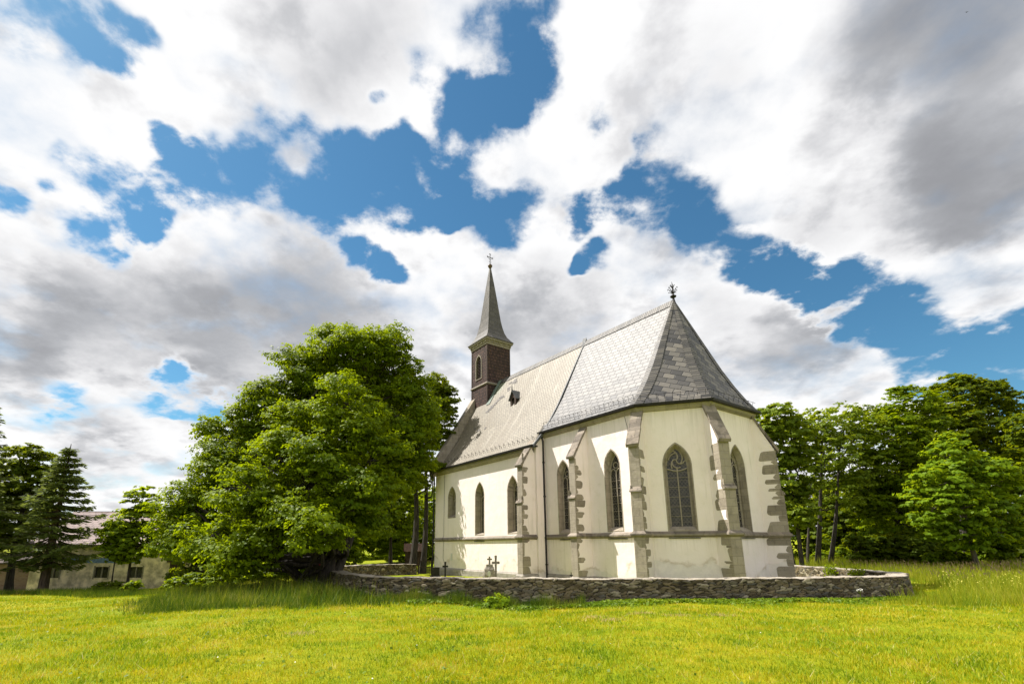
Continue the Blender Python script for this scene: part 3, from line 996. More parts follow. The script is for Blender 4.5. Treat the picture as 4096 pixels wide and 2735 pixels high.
def buttress(i, label, top_z, stones):
    p, d, r, w_ = BUT[i]
    t = np.array((-d[1], d[0]))
    h = w_ / 2

    def at(o_, s, z):
        q = p + d * o_ + t * s
        return np.array((q[0], q[1], z))
    # core: plaster sides
    prof = [(-.5, BASE), (r, BASE), (r, 2.78), (r - .09, 2.98), (r - .09, 5.02), (0.02, top_z - .08), (-.5, top_z - .08)]
    mb = MB()
    mb.prism([at(o_, -h, z) for o_, z in prof][::-1], at(0, h, 0) - at(0, -h, 0))
    # the prism above is ordered so its outer sides face outwards
    but = part(mb, "buttress", M['plaster'])
    but['label'] = label
    # stone facing: front slabs and jagged quoins over the plaster
    fm = MB()
    e = 0.006
    for (z0, z1, rr) in ((BASE, 2.80, r), (2.96, 5.03, r - .09)):
        fm.prism([at(rr - .03, -h - e, z0), at(rr - .03, h + e, z0), at(rr - .03, h + e, z1), at(rr - .03, -h - e, z1)][::1], at(rr + .012, 0, 0) - at(rr - .03, 0, 0))
    rnd = random.Random(40 + i)
    for side in (-1, 1):
        lst = stones.get(side) if stones and side in stones else stones_random(rnd, r, .45)
        for z0, z1, lo in lst:
            hi = r - (.09 if z0 > 2.9 else 0) + .008
            if hi - lo < .1:
                lo = hi - .14
            sh = rounded_stone(lo, hi, z0 + .004, z1 - .004, 0, rnd)
            base = [at(o_, side * (h - .01), z) for o_, z in sh]
            off = (at(0, side * (h + rnd.uniform(.004, .012)), 0) - at(0, side * (h - .01), 0))
            fm.prism(base if side < 0 else base[::-1], off)
    part(fm, "stone_facing", M['granite'], but)
    # sloping cap in two or three slabs
    cm = MB()
    f0, f1 = (r + .03, 5.02), (-.02, top_z)
    n = 4
    for k in range(n):
        a, b = k / n, (k + 1) / n - .006
        pa = (f0[0] + (f1[0] - f0[0]) * a, f0[1] + (f1[1] - f0[1]) * a)
        pb = (f0[0] + (f1[0] - f0[0]) * b, f0[1] + (f1[1] - f0[1]) * b)
        e1 = rnd.uniform(.045, .075)
        th = rnd.uniform(.15, .19)
        lo = [at(pa[0], -h - e1, pa[1] - .02), at(pa[0], h + e1, pa[1] - .02), at(pb[0], h + e1, pb[1] - .02), at(pb[0], -h - e1, pb[1] - .02)]
        hi = [at(pa[0] + .05, -h - e1, pa[1] + th - .06), at(pa[0] + .05, h + e1, pa[1] + th - .06), at(pb[0] + .05, h + e1, pb[1] + th - .04), at(pb[0] + .05, -h - e1, pb[1] + th - .04)]
        cm.hexa(lo, hi)
    part(cm, "coping", M['dark_stone'], but)
    sm = MB()
    lo = [at(r - .12, -h - .05, 2.72), at(r + .08, -h - .05, 2.72), at(r + .08, h + .05, 2.72), at(r - .12, h + .05, 2.72)]
    hi = [at(r - .12, -h - .05, 3.02), at(r + .07, -h - .05, 2.79), at(r + .07, h + .05, 2.79), at(r - .12, h + .05, 3.02)]
    sm.hexa(lo, hi)
    part(sm, "weathering", M['dark_stone'], but)
    return but


buttress(0, "buttress closing the nave beside the downpipe", 6.75, {1: B1E})
buttress(1, "buttress between the two long chancel windows", 6.95, None)
buttress(2, "corner buttress left of the wide apse window", 7.0, None)
buttress(3, "corner buttress right of the wide apse window", 7.05, {-1: B4S})
buttress(4, "far right buttress with long jagged quoins", 7.05, {-1: B5S})
buttress(5, "corner buttress hidden behind the apse", 7.05, None)
buttress(6, "buttress on the hidden side of the chancel", 6.95, None)

# ---- roofs
PROF = [(0, 0), (.30, .268), (.65, .580), (.80, .735), (.90, .855), (1, 1)]  # (drop, run) with a kick at the eaves
ZR, ZE, ZNE = 14.93, 7.38, 6.46
EV = 4.6
E1, E2, E3, E4 = (0.0, -EV), (2.972, -2.30), (2.972, 2.30), (0.0, EV)
XA = -0.03


def roof_strip(mb, a0, a1, b0, b1, zr, ze, u0, u1, thick=0.0):
    """rows of faces from ridge points a0-a1 down to eave points b0-b1"""
    L = math.hypot(zr - ze, max(math.hypot(b0[0] - a0[0], b0[1] - a0[1]), .1))
    rows = []
    for dr, run in PROF:
        z = zr + (ze - zr) * dr
        rows.append(((a0[0] + (b0[0] - a0[0]) * run, a0[1] + (b0[1] - a0[1]) * run, z), (a1[0] + (b1[0] - a1[0]) * run, a1[1] + (b1[1] - a1[1]) * run, z), L * (1 - dr)))
    ed = np.array((b1[0] - b0[0], b1[1] - b0[1]))
    ed = unit(ed)
    for (p, q, v0), (p2, q2, v1) in zip(rows[:-1], rows[1:]):
        f = lambda a: float(np.dot(np.array(a[:2]) - np.array(b0), ed)) + u0
        pts = [p2, q2, q, p]
        uvs = [(f(p2), v1), (f(q2), v1), (f(q), v0), (f(p), v0)]
        if np.allclose(p, q):
            pts, uvs = pts[:3], uvs[:3]
        mb.face(pts, uvs)


mb = MB()
roof_strip(mb, (XW + .5, 0), (XJ + .12, 0), (XW + .5, -5.337), (XJ + .12, -5.337), ZR + .05, ZNE, XW, 0)
roof_strip(mb, (XJ + .12, 0), (XW + .5, 0), (XJ + .12, 5.337), (XW + .5, 5.337), ZR + .05, ZNE, 0, 0)
nroof = part(mb, "nave_roof", M['slate_nave'])
mb = MB()
roof_strip(mb, (XJ - .2, 0), (XA, 0), (XJ - .2, -EV), E1, ZR, ZE, 0, 0)
roof_strip(mb, (XA, 0), (XJ - .2, 0), E4, (XJ - .2, EV), ZR, ZE, 0, 0)
croof = part(mb, "chancel_roof", M['slate'])
mb = MB()
for a, b in ((E1, E2), (E2, E3), (E3, E4)):
    roof_strip(mb, (XA, 0), (XA, 0), a, b, ZR, ZE, 0, 0)
part(mb, "apse_roof", M['slate_dark'])


def hip_line(e, off=0.0):
    r = []
    for dr, run in PROF:
        r.append(np.array((XA + (e[0] - XA) * run, e[1] * run, ZR + (ZE - ZR) * dr)))
    return r


# bands of narrow slates along both sides of each hip, raised a little
mb = MB()
ring = [(XJ - 2, -EV), E1, E2, E3, E4, (XJ - 2, EV)]
for i in range(1, 5):
    hl = hip_line(ring[i])
    for sgn in (-1, 1):
        nb = ring[i + sgn]
        ed = unit(np.array((nb[0] - ring[i][0], nb[1] - ring[i][1], 0.0)))
        inner = []
        acc = 0.0
        for q, p in enumerate(hl):
            wd = 0.44 * min(1.0, 0.18 + 1.6 * PROF[q][1])
            if sgn * 1 < 0 and i == 1 or sgn > 0 and i == 4:
                wd *= 0.8
            up = np.array((0, 0, .035)) + unit(np.array((ring[i][0] - XA, ring[i][1], 0))) * .02
            inner.append((p + up, p + ed * wd + up * 1.0, acc))
            if q < len(hl) - 1:
                acc += np.linalg.norm(hl[q + 1] - p)
        for (p, q, a), (p2, q2, a2) in zip(inner[:-1], inner[1:]):
            pts = [p, p2, q2, q] if sgn > 0 else [q, q2, p2, p]
            uvs = [(0, -a), (0, -a2), (.44, -a2), (.44, -a)]
            if sgn < 0:
                uvs = [(.44, -a), (.44, -a2), (0, -a2), (0, -a)]
            mb.face(pts, uvs)
part(mb, "hip_slates", M['slate_hip'])
# a course of square slates along the apse eaves
mb = MB()
for a, b in ((E1, E2), (E2, E3), (E3, E4)):
    d = unit(np.array(b) - np.array(a))
    L = np.linalg.norm(np.array(b) - np.array(a))
    row = []
    for dr, run in (PROF[-2], PROF[-1]):
        z = ZR + (ZE - ZR) * (dr if dr == 1 else .955)
        rn = run if dr == 1 else .935
        pa = np.array((XA + (a[0] - XA) * rn, a[1] * rn, z + .03))
        pb = np.array((XA + (b[0] - XA) * rn, b[1] * rn, z + .03))
        row.append((pa, pb))
    mb.face([row[1][0], row[1][1], row[0][1], row[0][0]], [(0, .1), (L, .1), (L - .2, .6), (.2, .6)])
part(mb, "eave_course", M['slate_eave'])
# ridge capping
mb = MB()
for x0, x1, zr in ((XW + .6, XJ + .1, ZR + .05), (XJ + .12, XA - .1, ZR)):
    for s in (-1, 1):
        pts = [(x0, s * .30, zr - .46), (x1, s * .30, zr - .46), (x1, 0, zr + .05), (x0, 0, zr + .05)]
        uvs = [(0, x0), (0, x1), (.4, x1), (.4, x0)]
        if s > 0:
            pts, uvs = pts[::-1], uvs[::-1]
        mb.face(pts, uvs)
part(mb, "ridge_slates", M['slate_hip'])
# eave boards and gutters
mb = MB()
mb.sweep([(XJ - .17, -EV), E1, E2, E3, E4, (XJ, EV)], [(-.42, 7.28), (.02, 7.28), (.10, 7.30), (.12, 7.40), (.04, 7.41), (.0, 7.37), (-.42, 7.37)])
mb.sweep([(XW + .5, -5.337), (XJ + .12, -5.337)], [(-.40, 6.36), (.02, 6.36), (.10, 6.38), (.12, 6.48), (.04, 6.49), (.0, 6.45), (-.40, 6.45)])
part(mb, "gutter", M['iron'])
# the dark verge where the nave roof ends over the chancel
mb = MB()
rows = [np.array((0, -5.337 * run, ZR + .05 + (ZNE - ZR - .05) * dr)) for dr, run in PROF]
for p, q in zip(rows[:-1], rows[1:]):
    for s in (1,):
        b = [np.array((XJ + .10, q[1], q[2] - .2)), np.array((XJ + .20, q[1], q[2] - .2)), np.array((XJ + .20, p[1], p[2] - .2)), np.array((XJ + .10, p[1], p[2] - .2))]
        mb.hexa(b, [v + np.array((0, 0, .24)) for v in b])
part(mb, "verge", M['lead'])
# small upstand where the two ridges meet
mb = MB()
mb.prism([(XJ - .1, -.14, ZR - .2), (XJ - .1, .14, ZR - .2), (XJ - .1, 0, ZR + .28)][::-1], (.35, 0, 0))
part(mb, "ridge_upstand", M['lead'])
# missing and slipped slates on the nave roof
NR = [(dr, run) for dr, run in PROF]


def on_nave(x, y, lift=0.012):
    run = abs(y) / 5.337
    for (d0, r0), (d1, r1) in zip(PROF[:-1], PROF[1:]):
        if r0 <= run <= r1 + 1e-9:
            dr = d0 + (d1 - d0) * (run - r0) / (r1 - r0)
            return np.array((x, y, ZR + .05 + (ZNE - ZR - .05) * dr + lift * 1.6)) + np.array((0, -lift, 0))


def patch(mb, x0, x1, y0, y1, rnd, rag=.1):
    ys = np.linspace(y0, y1, max(2, int(abs(y1 - y0) / .12) + 1))
    for a, b in zip(ys[:-1], ys[1:]):
        l, r_ = x0 + rnd.uniform(-rag, rag), x1 + rnd.uniform(-rag, rag)
        mb.face([on_nave(l, a), on_nave(r_, a), on_nave(r_, b), on_nave(l, b)])


mb = MB()
rnd = random.Random(5)
for k in range(9):   # a slanting run of bare battens
    f = k / 9
    patch(mb, -17.75 + 1.5 * f, -17.2 + 1.45 * f, -1.98 + .72 * f, -1.86 + .72 * f, rnd, .12)
for x, y, wx, wy in ((-15.3, -.42, .55, .26), (-15.7, -.80, .5, .14), (-14.7, -.22, .3, .08), (-15.0, -.62, .3, .1), (-15.5, -.98, .3, .1), (-15.9, -1.3, .3, .08), (-17.3, -2.9, .3, .1), (-16.3, -2.9, .25, .12), (-18.2, -2.7, .2, .1), (-15.9, -.5, .35, .1)):
    part(mb, "bare_patch", M['patch'])
    mb = MB()
    patch(mb, x - wx / 2, x + wx / 2, y - wy, y, rnd, .05)
part(mb, "bare_patch", M['patch'])
# green copper-stained flashing beside the turret
# snow guards
for i in range(24):
    mb = MB()
    x = XW + 1.0 + i * .52
    p = on_nave(x, -4.95, .02)
    mb.tube([p, p + np.array((0, -.06, .30))], .016, 4)
    mb.tube([p + np.array((0, -.05, .22)), p + np.array((0, .22, .12))], .015, 4)
    part(mb, "snow_guard", M['iron'])
mb = MB()


def chev(x, lo):
    run = .93 if lo else .93
    return np.array((x, -EV * run, ZE + .42))


pa, pb = np.array((XJ + .2, -EV * .95, ZE + .32)), np.array((-.15, -EV * .95, ZE + .32))
up = np.array((0, -.10, .30))
mb.tube([pa + up, pb + up], .009, 4)
mb.tube([pa + up * .3, pb + up * .3], .008, 4)
n = 22
for i in range(n):
    q = pa + (pb - pa) * i / (n - 1)
    mb.tube([q - np.array((0, 0, .1)), q + up * 1.1], .011, 4)
    if i < n - 1:
        q2 = pa + (pb - pa) * (i + .5) / (n - 1)
        mb.tube([q + up, q2 + up * .1], .007, 4)
for a, b, cnt in ((E1, E2, 9), (E2, E3, 9)):
    A_ = np.array((XA + (a[0] - XA) * .95, a[1] * .95, ZE + .32))
    B_ = np.array((XA + (b[0] - XA) * .95, b[1] * .95, ZE + .32))
    outw = unit(np.array((B_[1] - A_[1], A_[0] - B_[0], 0)))
    for i in range(cnt):
        q = A_ + (B_ - A_) * (i + .5) / cnt
        mb.tube([q - np.array((0, 0, .1)), q + np.array((0, 0, .24)) + outw * .1], .011, 4)
    mb.tube([A_ + np.array((0, 0, .2)) + outw * .09, B_ + np.array((0, 0, .2)) + outw * .09], .012, 4)
part(mb, "snow_guard", M['iron'])
# west gable coping
for s in (-1, 1):
    mb = MB()
    n = 7
    for k in range(n):
        a, b = k / n, (k + 1) / n - .004
        y0, y1 = s * (5.5 + (1.25 - 5.5) * a), s * (5.5 + (1.25 - 5.5) * b)
        f = lambda y: ZR + .05 - 1.581 * abs(y)
        b0 = [(-21.05, y0, f(y0) - .6), (-20.38, y0, f(y0) - .6), (-20.38, y1, f(y1) - .6), (-21.05, y1, f(y1) - .6)]
        if s > 0:
            b0 = b0[::-1]
        mb.hexa(b0, [(x, y, f(y) + .68) for x, y, z in b0])
    # kneeler at the foot
    b0 = [(-21.05, s * 5.56, 6.05), (-20.36, s * 5.56, 6.05), (-20.36, s * 4.9, 6.05), (-21.05, s * 4.9, 6.05)]
    if s > 0:
        b0 = b0[::-1]
    mb.hexa(b0, [(x, y, 6.42) for x, y, z in b0])
    part(mb, "gable_coping", M['granite'])
# roof dormer
mb = MB()
dx, dy, dw = -13.48, -2.18, .36
zb_ = on_nave(dx, dy)[2]
mb.face([(dx - dw, dy, zb_ - .1), (dx - .14, dy, zb_ - .1), (dx - .14, dy, zb_ + .55), (dx - dw, dy, zb_ + .62)])
mb.face([(dx + .14, dy, zb_ - .1), (dx + dw, dy, zb_ - .1), (dx + dw, dy, zb_ + .62), (dx + .14, dy, zb_ + .55)])
mb.face([(dx - dw, dy, zb_ + .62), (dx - .14, dy, zb_ + .55), (dx, dy, zb_ + .72), (dx + .14, dy, zb_ + .55), (dx + dw, dy, zb_ + .62), (dx, dy, zb_ + 1.18)])
for s in (-1, 1):
    mb.face([(dx + s * dw, dy, zb_ - .1), (dx + s * dw, dy + .9, zb_ + .6), (dx + s * dw, dy + .4, zb_ + .62), (dx + s * dw, dy, zb_ + .62)][::s])
dorm = part(mb, "dormer", M['wood_dark'])
rm = MB()
for s in (-1, 1):
    a = [(dx + s * (dw + .12), dy - .12, zb_ + .46), (dx, dy - .12, zb_ + 1.24), (dx, dy + .9, zb_ + 1.24), (dx + s * (dw + .12), dy + .6, zb_ + .46)]
    rm.prism(a if s < 0 else a[::-1], (0, 0, .06))
part(rm, "dormer_roof", M['lead'], dorm)
rm = MB()
rm.tube([(dx, dy - .1, zb_ + 1.2), (dx, dy - .1, zb_ + 1.75)], [.05, .02], 6)
part(rm, "spike", M['iron'], dorm)
# downpipes
for px, py, zt in ((XJ + .02, -WC - .13, 7.2), (XW - .04, -WN - .14, 6.3)):
    mb = MB()
    mb.tube([(px - .0, py - .28, zt + .12), (px, py - .1, zt - .12), (px, py, zt - .4), (px, py, -2.2)], .065, 8)
    dp = part(mb, "downpipe", M['iron'], smooth=False)
    for z in (5.4, 3.2, .62, -1.0):
        bm_ = MB()
        bm_.tube([(px, py, z - .04), (px, py, z + .04)], .095, 8)
        part(bm_, "pipe_bracket", M['iron'], dp)
# lightning conductors
mb = MB()
pts = [(-19.35, -WN - .03, 6.1), (-19.34, -WN - .04, 3), (-19.36, -WN - .04, .85), (-19.36, -WN - .2, .7), (-19.34, -WN - .04, .5), (-19.38, -WN - .04, -.8), (-19.15, -WN - .04, -1.2), (-19.15, -WN - .04, -2)]
mb.tube(pts, .012, 4)
for z in (5.8, 4.4, 2.9, 1.6, -.2):
    mb.tube([(-19.35, -WN, z), (-19.25, -WN - .05, z)], .012, 4)
part(mb, "lightning_conductor", M['iron'])
mb = MB()
pts = [(-.95, -WC - .03, 7.0), (-.80, -WC - .05, 6.4), (-.75, -WC - .04, 3.5), (-.72, -WC - .04, .85), (-.72, -WC - .2, .7), (-.72, -WC - .04, .5), (-.60, -WC - .04, -.5), (-.55, -WC - .04, -2)]
mb.tube(pts, .013, 4)
pts = [(-.6, -3.9, 9.0), (-.45, -2.9, 10.4), (-.3, -1.6, 12.4), (-.2, -.7, 13.9)]
part(mb, "lightning_conductor", M['iron'])
for pan, s0, s1 in ((P_A, 1.05, 2.5), (P_B, 1.25, 2.9), (P_ch, -2.6 - XJ, -1.3 - XJ), (P_ch, -6.4 - XJ, -5.1 - XJ), (P_nave, 6.1, 7.4)):
    mb = MB()
    a = [pan.at(s0, .455, .0), pan.at(s1, .455, .0), pan.at(s1, .455, .07), pan.at(s0, .455, .07)]
    mb.hexa(a[::-1] if False else [a[3], a[2], a[1], a[0]], [v + np.array((0, 0, .03)) for v in [a[3], a[2], a[1], a[0]]])
    part(mb, "drip_strip", M['iron'])
mb = MB()
a = [P_nave.at(-18.2 - XW, z, 0.0) for z in (-.95, -.45)]
mb.prism([P_nave.at(2.72, -.95), P_nave.at(2.94, -.95), P_nave.at(2.94, -.42), P_nave.at(2.72, -.42)], P_nave.n * .03)
part(mb, "wall_plaque", M['pale'])

# ---- finial over the apse
mb = MB()
mb.lathe([(.16, -.35), (.10, -.1), (.07, .05), (.06, .16), (.17, .20), (.19, .26), (.10, .32), (.06, .38), (.035, .45), (.03, .8), (.012, 1.25)], (XA, 0, ZR), 10)
for q in range(6):
    an = q * math.pi / 3 + .3
    dx_, dy_ = math.cos(an), math.sin(an)
    for (h0, rr, hh) in ((.42, .30, .42), (.42, .27, .18), (.80, .14, .22)):
        pts = []
        for t in np.linspace(0, 1, 8):
            pts.append((XA + dx_ * rr * math.sin(t * 1.9), dy_ * rr * math.sin(t * 1.9), ZR + h0 + hh * math.sin(t * 2.3) * (1 if t < .7 else .97)))
        mb.tube(pts, [.022 - .010 * t for t in np.linspace(0, 1, 8)], 5)
part(mb, "finial", M['iron'])

# ---- turret
tx0, tx1, tw = -20.93, -18.33, 1.31
TC = (tx0 + tx1) / 2
mb = MB()
lv = (-19.71, 1.0, 15.30, 17.0, 17.75)
PT_S = Panel((tx0, -tw), (tx1, -tw))
PT_S.wall(mb, 9.5, 18.5, [(lv[0] - tx0, lv[1], lv[2], lv[3], lv[4])])
Panel((tx1, -tw), (tx1, tw)).wall(mb, 9.5, 18.5)
Panel((tx1, tw), (tx0, tw)).wall(mb, 9.5, 18.5)
Panel((tx0, tw), (tx0, -tw)).wall(mb, 9.5, 18.5)
tur = part(mb, "turret", M['shingle'])
mb = MB()
sq = [(tx0, -tw), (tx1, -tw), (tx1, tw), (tx0, tw)]
for x, y in sq:
    sx, sy = (1 if x > TC else -1), (1 if y > 0 else -1)
    mb.box(min(x - sx * .10, x + sx * .025), max(x - sx * .10, x + sx * .025), min(y - sy * .10, y + sy * .025), max(y - sy * .10, y + sy * .025), 11.0, 18.46)
part(mb, "corner_board", M['wood_dark'], tur)
mb = MB()
mb.sweep(sq, [(-.02, 14.50), (.05, 14.52), (.10, 14.60), (.06, 14.72), (-.02, 14.74)], closed=True)
part(mb, "turret_band", M['cream'], tur)
mb = MB()
mb.sweep(sq, [(-.05, 18.42), (.05, 18.42), (.06, 18.62), (.10, 18.64), (.12, 18.80), (.22, 18.84), (.25, 19.02), (-.05, 19.04)], closed=True)
for i in range(4):
    p, q = np.array(sq[i]), np.array(sq[(i + 1) % 4])
    d = unit(q - p)
    nrm = np.array((d[1], -d[0]))
    for k in range(5):
        c = p + (q - p) * (k / 4 * .96 + .02) + nrm * .12
        mb.lathe([(.01, -.08), (.07, -.05), (.085, 0), (.07, .05), (.01, .08)], (c[0], c[1], 18.70), 6)
part(mb, "turret_cornice", M['cream'], tur)
mb = MB()
sp = [(1.62, 19.04), (1.42, 19.28), (1.16, 19.66), (.97, 20.15), (.84, 20.75), (.72, 21.5), (.39, 24.6), (.11, 27.0), (.07, 27.35)]
for (h0, z0), (h1, z1) in zip(sp[:-1], sp[1:]):
    for i in range(4):
        c = [(-1, -1), (1, -1), (1, 1), (-1, 1)]
        a, b = c[i], c[(i + 1) % 4]
        mb.face([(TC + a[0] * h0, a[1] * h0, z0), (TC + b[0] * h0, b[1] * h0, z0), (TC + b[0] * h1, b[1] * h1, z1), (TC + a[0] * h1, a[1] * h1, z1)],
                [(-h0, z0), (h0, z0), (h1, z1), (-h1, z1)])
mb.face([(TC - 1.62, -1.62, 19.04), (TC - 1.62, 1.62, 19.04), (TC + 1.62, 1.62, 19.04), (TC + 1.62, -1.62, 19.04)])
part(mb, "spire", M['spire'], tur)
mb = MB()
mb.lathe([(.07, 27.1), (.06, 27.3), (.10, 27.36), (.20, 27.5), (.235, 27.62), (.22, 27.68), (.12, 27.72), (.12, 27.80), (.03, 27.86)], (TC, 0, 0), 12)
part(mb, "knob", M['copper'], tur, True)
mb = MB()
mb.tube([(TC, 0, 27.8), (TC, 0, 28.95)], .032, 6)
mb.tube([(TC, -.32, 28.58), (TC, .32, 28.58)], .03, 6)
for y, z in ((-.33, 28.58), (.33, 28.58), (0, 28.97)):
    for a in range(3):
        q = (a - 1) * .07
        mb.lathe([(.01, -.04), (.045, 0), (.01, .04)], (TC, y + (q if y == 0 else 0), z + (q if y else 0)), 6)
for s in (-1, 1):
    mb.tube([(TC, 0, 28.30), (TC, s * .14, 28.40), (TC, s * .2, 28.56)], .018, 5)
    mb.tube([(TC, 0, 28.02), (TC, s * .10, 28.10), (TC, s * .16, 28.06)], .016, 5)
part(mb, "cross", M['iron'], tur)
mb = MB()
cx_ = lv[0] - tx0
o1 = arch(cx_, lv[1] + .02, lv[2] - .02, lv[3], lv[4] + .02)
o2 = arch(cx_, lv[1] - .16, lv[2] + .06, lv[3], lv[4] - .12)
for i in range(len(o1)):
    j = (i + 1) % len(o1)
    mb.face([PT_S.at(*o1[i], .05), PT_S.at(*o1[j], .05), PT_S.at(*o2[j], .05), PT_S.at(*o2[i], .05)])
    mb.face([PT_S.at(*o1[j], .05), PT_S.at(*o1[i], .05), PT_S.at(*o1[i], -.02), PT_S.at(*o1[j], -.02)])
    mb.face([PT_S.at(*o2[i], .05), PT_S.at(*o2[j], .05), PT_S.at(*o2[j], -.25), PT_S.at(*o2[i], -.25)])
part(mb, "louvre_frame", M['cream'], tur)
mb = MB()
mb.face([PT_S.at(s, z, -.26) for s, z in o2])
for k in range(14):
    z = lv[2] + .12 + k * .15
    hw = (lv[1] - .16) / 2 if z < lv[3] else max(.06, (lv[1] - .16) / 2 * (1 - ((z - lv[3]) / (lv[4] - .12 - lv[3])) ** 1.6))
    mb.hexa([PT_S.at(cx_ - hw, z, -.05), PT_S.at(cx_ + hw, z, -.05), PT_S.at(cx_ + hw, z + .09, -.2), PT_S.at(cx_ - hw, z + .09, -.2)],
            [PT_S.at(cx_ - hw, z + .03, -.05), PT_S.at(cx_ + hw, z + .03, -.05), PT_S.at(cx_ + hw, z + .12, -.2), PT_S.at(cx_ - hw, z + .12, -.2)])
part(mb, "louvre", M['shingle'], tur)
mb = MB()
for s in (-1, 1):     # metal flashing strip along the turret's foot
    a = [on_nave(tx1 + .02, s * 1.34 if s < 0 else -.02, .03), on_nave(tx1 + .5, -1.34 if s < 0 else -.02, .03)]
a, b, c, d = on_nave(tx1 - .02, -1.45, .03), on_nave(tx1 + .55, -1.45, .03), on_nave(tx1 + .55, -.02, .03), on_nave(tx1 - .02, -.02, .03)
mb.face([a, b, c, d])
part(mb, "flashing", m_plain("green_flashing", (0.13, 0.17, 0.14), .6), tur)

# ------------------------------------------------------------------ rubble walls


def rubble_wall(name, label, pts, thick, seed, cell=(0.27, 0.135), closed_ends=True, step=0.035, cat="wall", m=None):
    """pts: (x, y, z_base, z_top) along the outer face; relief of every stone is real"""
    rng = np.random.default_rng(seed)
    P = np.array([(p[0], p[1]) for p in pts], float)
    seg = np.linalg.norm(np.diff(P, axis=0), axis=1)
    acc = np.concatenate(([0], np.cumsum(seg)))
    n = int(acc[-1] / step) + 1
    s = np.linspace(0, acc[-1], n)
    px, py = np.interp(s, acc, P[:, 0]), np.interp(s, acc, P[:, 1])
    zb = np.interp(s, acc, [p[2] for p in pts])
    zt = np.interp(s, acc, [p[3] for p in pts])
    k = 9
    ker = np.ones(k) / k
    pad = lambda a: np.convolve(np.concatenate((np.full(k // 2, a[0]), a, np.full(k // 2, a[-1]))), ker, 'valid')
    px, py, zb, zt = pad(px), pad(py), pad(zb), pad(zt)
    tx, ty = np.gradient(px), np.gradient(py)
    l = np.hypot(tx, ty)
    nxn, nyn = ty / l, -tx / l
    H = float((zt - zb).max())
    mz = max(4, int(H / step))
    mt = max(4, int(thick / step))
    # cross-section walked up the outer face, over the top, down the inner face
    tz = np.concatenate((np.linspace(0, 1, mz), np.ones(mt - 1), np.linspace(1, 0, mz)[1:]))
    to = np.concatenate((np.zeros(mz), np.linspace(0, -thick, mt)[1:], np.full(mz - 1, -thick)))
    onorm = np.concatenate((np.ones(mz), np.zeros(mt - 1), -np.ones(mz - 1)))
    znorm = np.concatenate((np.zeros(mz), np.ones(mt - 1), np.zeros(mz - 1)))
    arc = np.concatenate((np.linspace(0, H, mz), H + np.linspace(0, thick, mt)[1:], H + thick + np.linspace(0, H, mz)[1:]))
    SS, AA = np.meshgrid(s, arc, indexing='ij')
    # irregular courses: jittered cells, nearest and second nearest centre
    cw, ch = cell
    wx = SS + .05 * np.sin(AA * 17 + SS * 2.1) + .04 * np.sin(SS * 11)
    wy = AA + .035 * np.sin(SS * 6.1) + .025 * np.sin(SS * 15 + AA * 6)
    gi, gj = np.floor(wx / cw).astype(int), np.floor(wy / ch).astype(int)
    nI, nJ = gi.max() + 4, gj.max() + 4
    jx, jy = rng.uniform(-.48, .48, (nI + 2, nJ + 2)), rng.uniform(-.40, .40, (nI + 2, nJ + 2))
    val = rng.uniform(0, 1, (nI + 2, nJ + 2))
    siz = rng.uniform(.78, 1.25, (nI + 2, nJ + 2))
    d1 = np.full(SS.shape, 9.0)
    d2 = np.full(SS.shape, 9.0)
    vv = np.zeros(SS.shape)
    for di in (-1, 0, 1):
        for dj in (-1, 0, 1):
            ci, cj = np.clip(gi + di + 1, 0, nI + 1), np.clip(gj + dj + 1, 0, nJ + 1)
            ox = gi + di + .5 + jx[ci, cj] + .5 * ((gj + dj) % 2)
            oy = gj + dj + .5 + jy[ci, cj]
            d = np.hypot((wx / cw - ox), (wy / ch - oy)) * siz[ci, cj]
            near = d < d1
            d2 = np.where(near, d1, np.minimum(d2, d))
            vv = np.where(near, val[ci, cj], vv)
            d1 = np.where(near, d, d1)
    joint = np.clip(d2 - d1, 0, 1)
    relief = .032 * np.clip(joint / .30, 0, 1) ** .6 + .022 * (vv - .5) + rng.normal(0, .004, SS.shape)
    big_t = .016 * np.sin(s * 1.7) + .012 * np.sin(s * 4.3 + 1) + .010 * np.sin(s * 9.1)
    zt2 = zt + big_t * .7
    batter = .10 * (1 - tz)          # slightly thicker at the foot
    off = to[None, :] + onorm[None, :] * (relief + batter[None, :])
    VX = px[:, None] + nxn[:, None] * off
    VY = py[:, None] + nyn[:, None] * off
    VZ = zb[:, None] + (zt2 - zb)[:, None] * tz[None, :] + znorm[None, :] * relief * .45
    V = np.stack((VX, VY, VZ), -1)
    ni, nj = SS.shape
    idx = np.arange(ni * nj).reshape(ni, nj)
    F = np.stack((idx[:-1, :-1], idx[1:, :-1], idx[1:, 1:], idx[:-1, 1:]), -1).reshape(-1, 4)
    # end caps: fan of quads between outer and inner faces
    caps = []
    for e, flip in ((0, False), (ni - 1, True)):
        a = idx[e]
        for q in range(nj // 2 - 1):
            f = [a[q], a[q + 1], a[nj - 2 - q], a[nj - 1 - q]]
            caps.append(f[::-1] if flip else f)
    F = np.concatenate((F, np.array(caps)))
    o = raw_mesh(name, V.reshape(-1, 3), 4, m or M['rubble'], faces=F, attrs={'stone': vv.ravel(), 'joint': joint.ravel(), 'top': np.broadcast_to(znorm[None, :], SS.shape).ravel()})
    o.data.shade_smooth()
    return tag(o, label, cat)


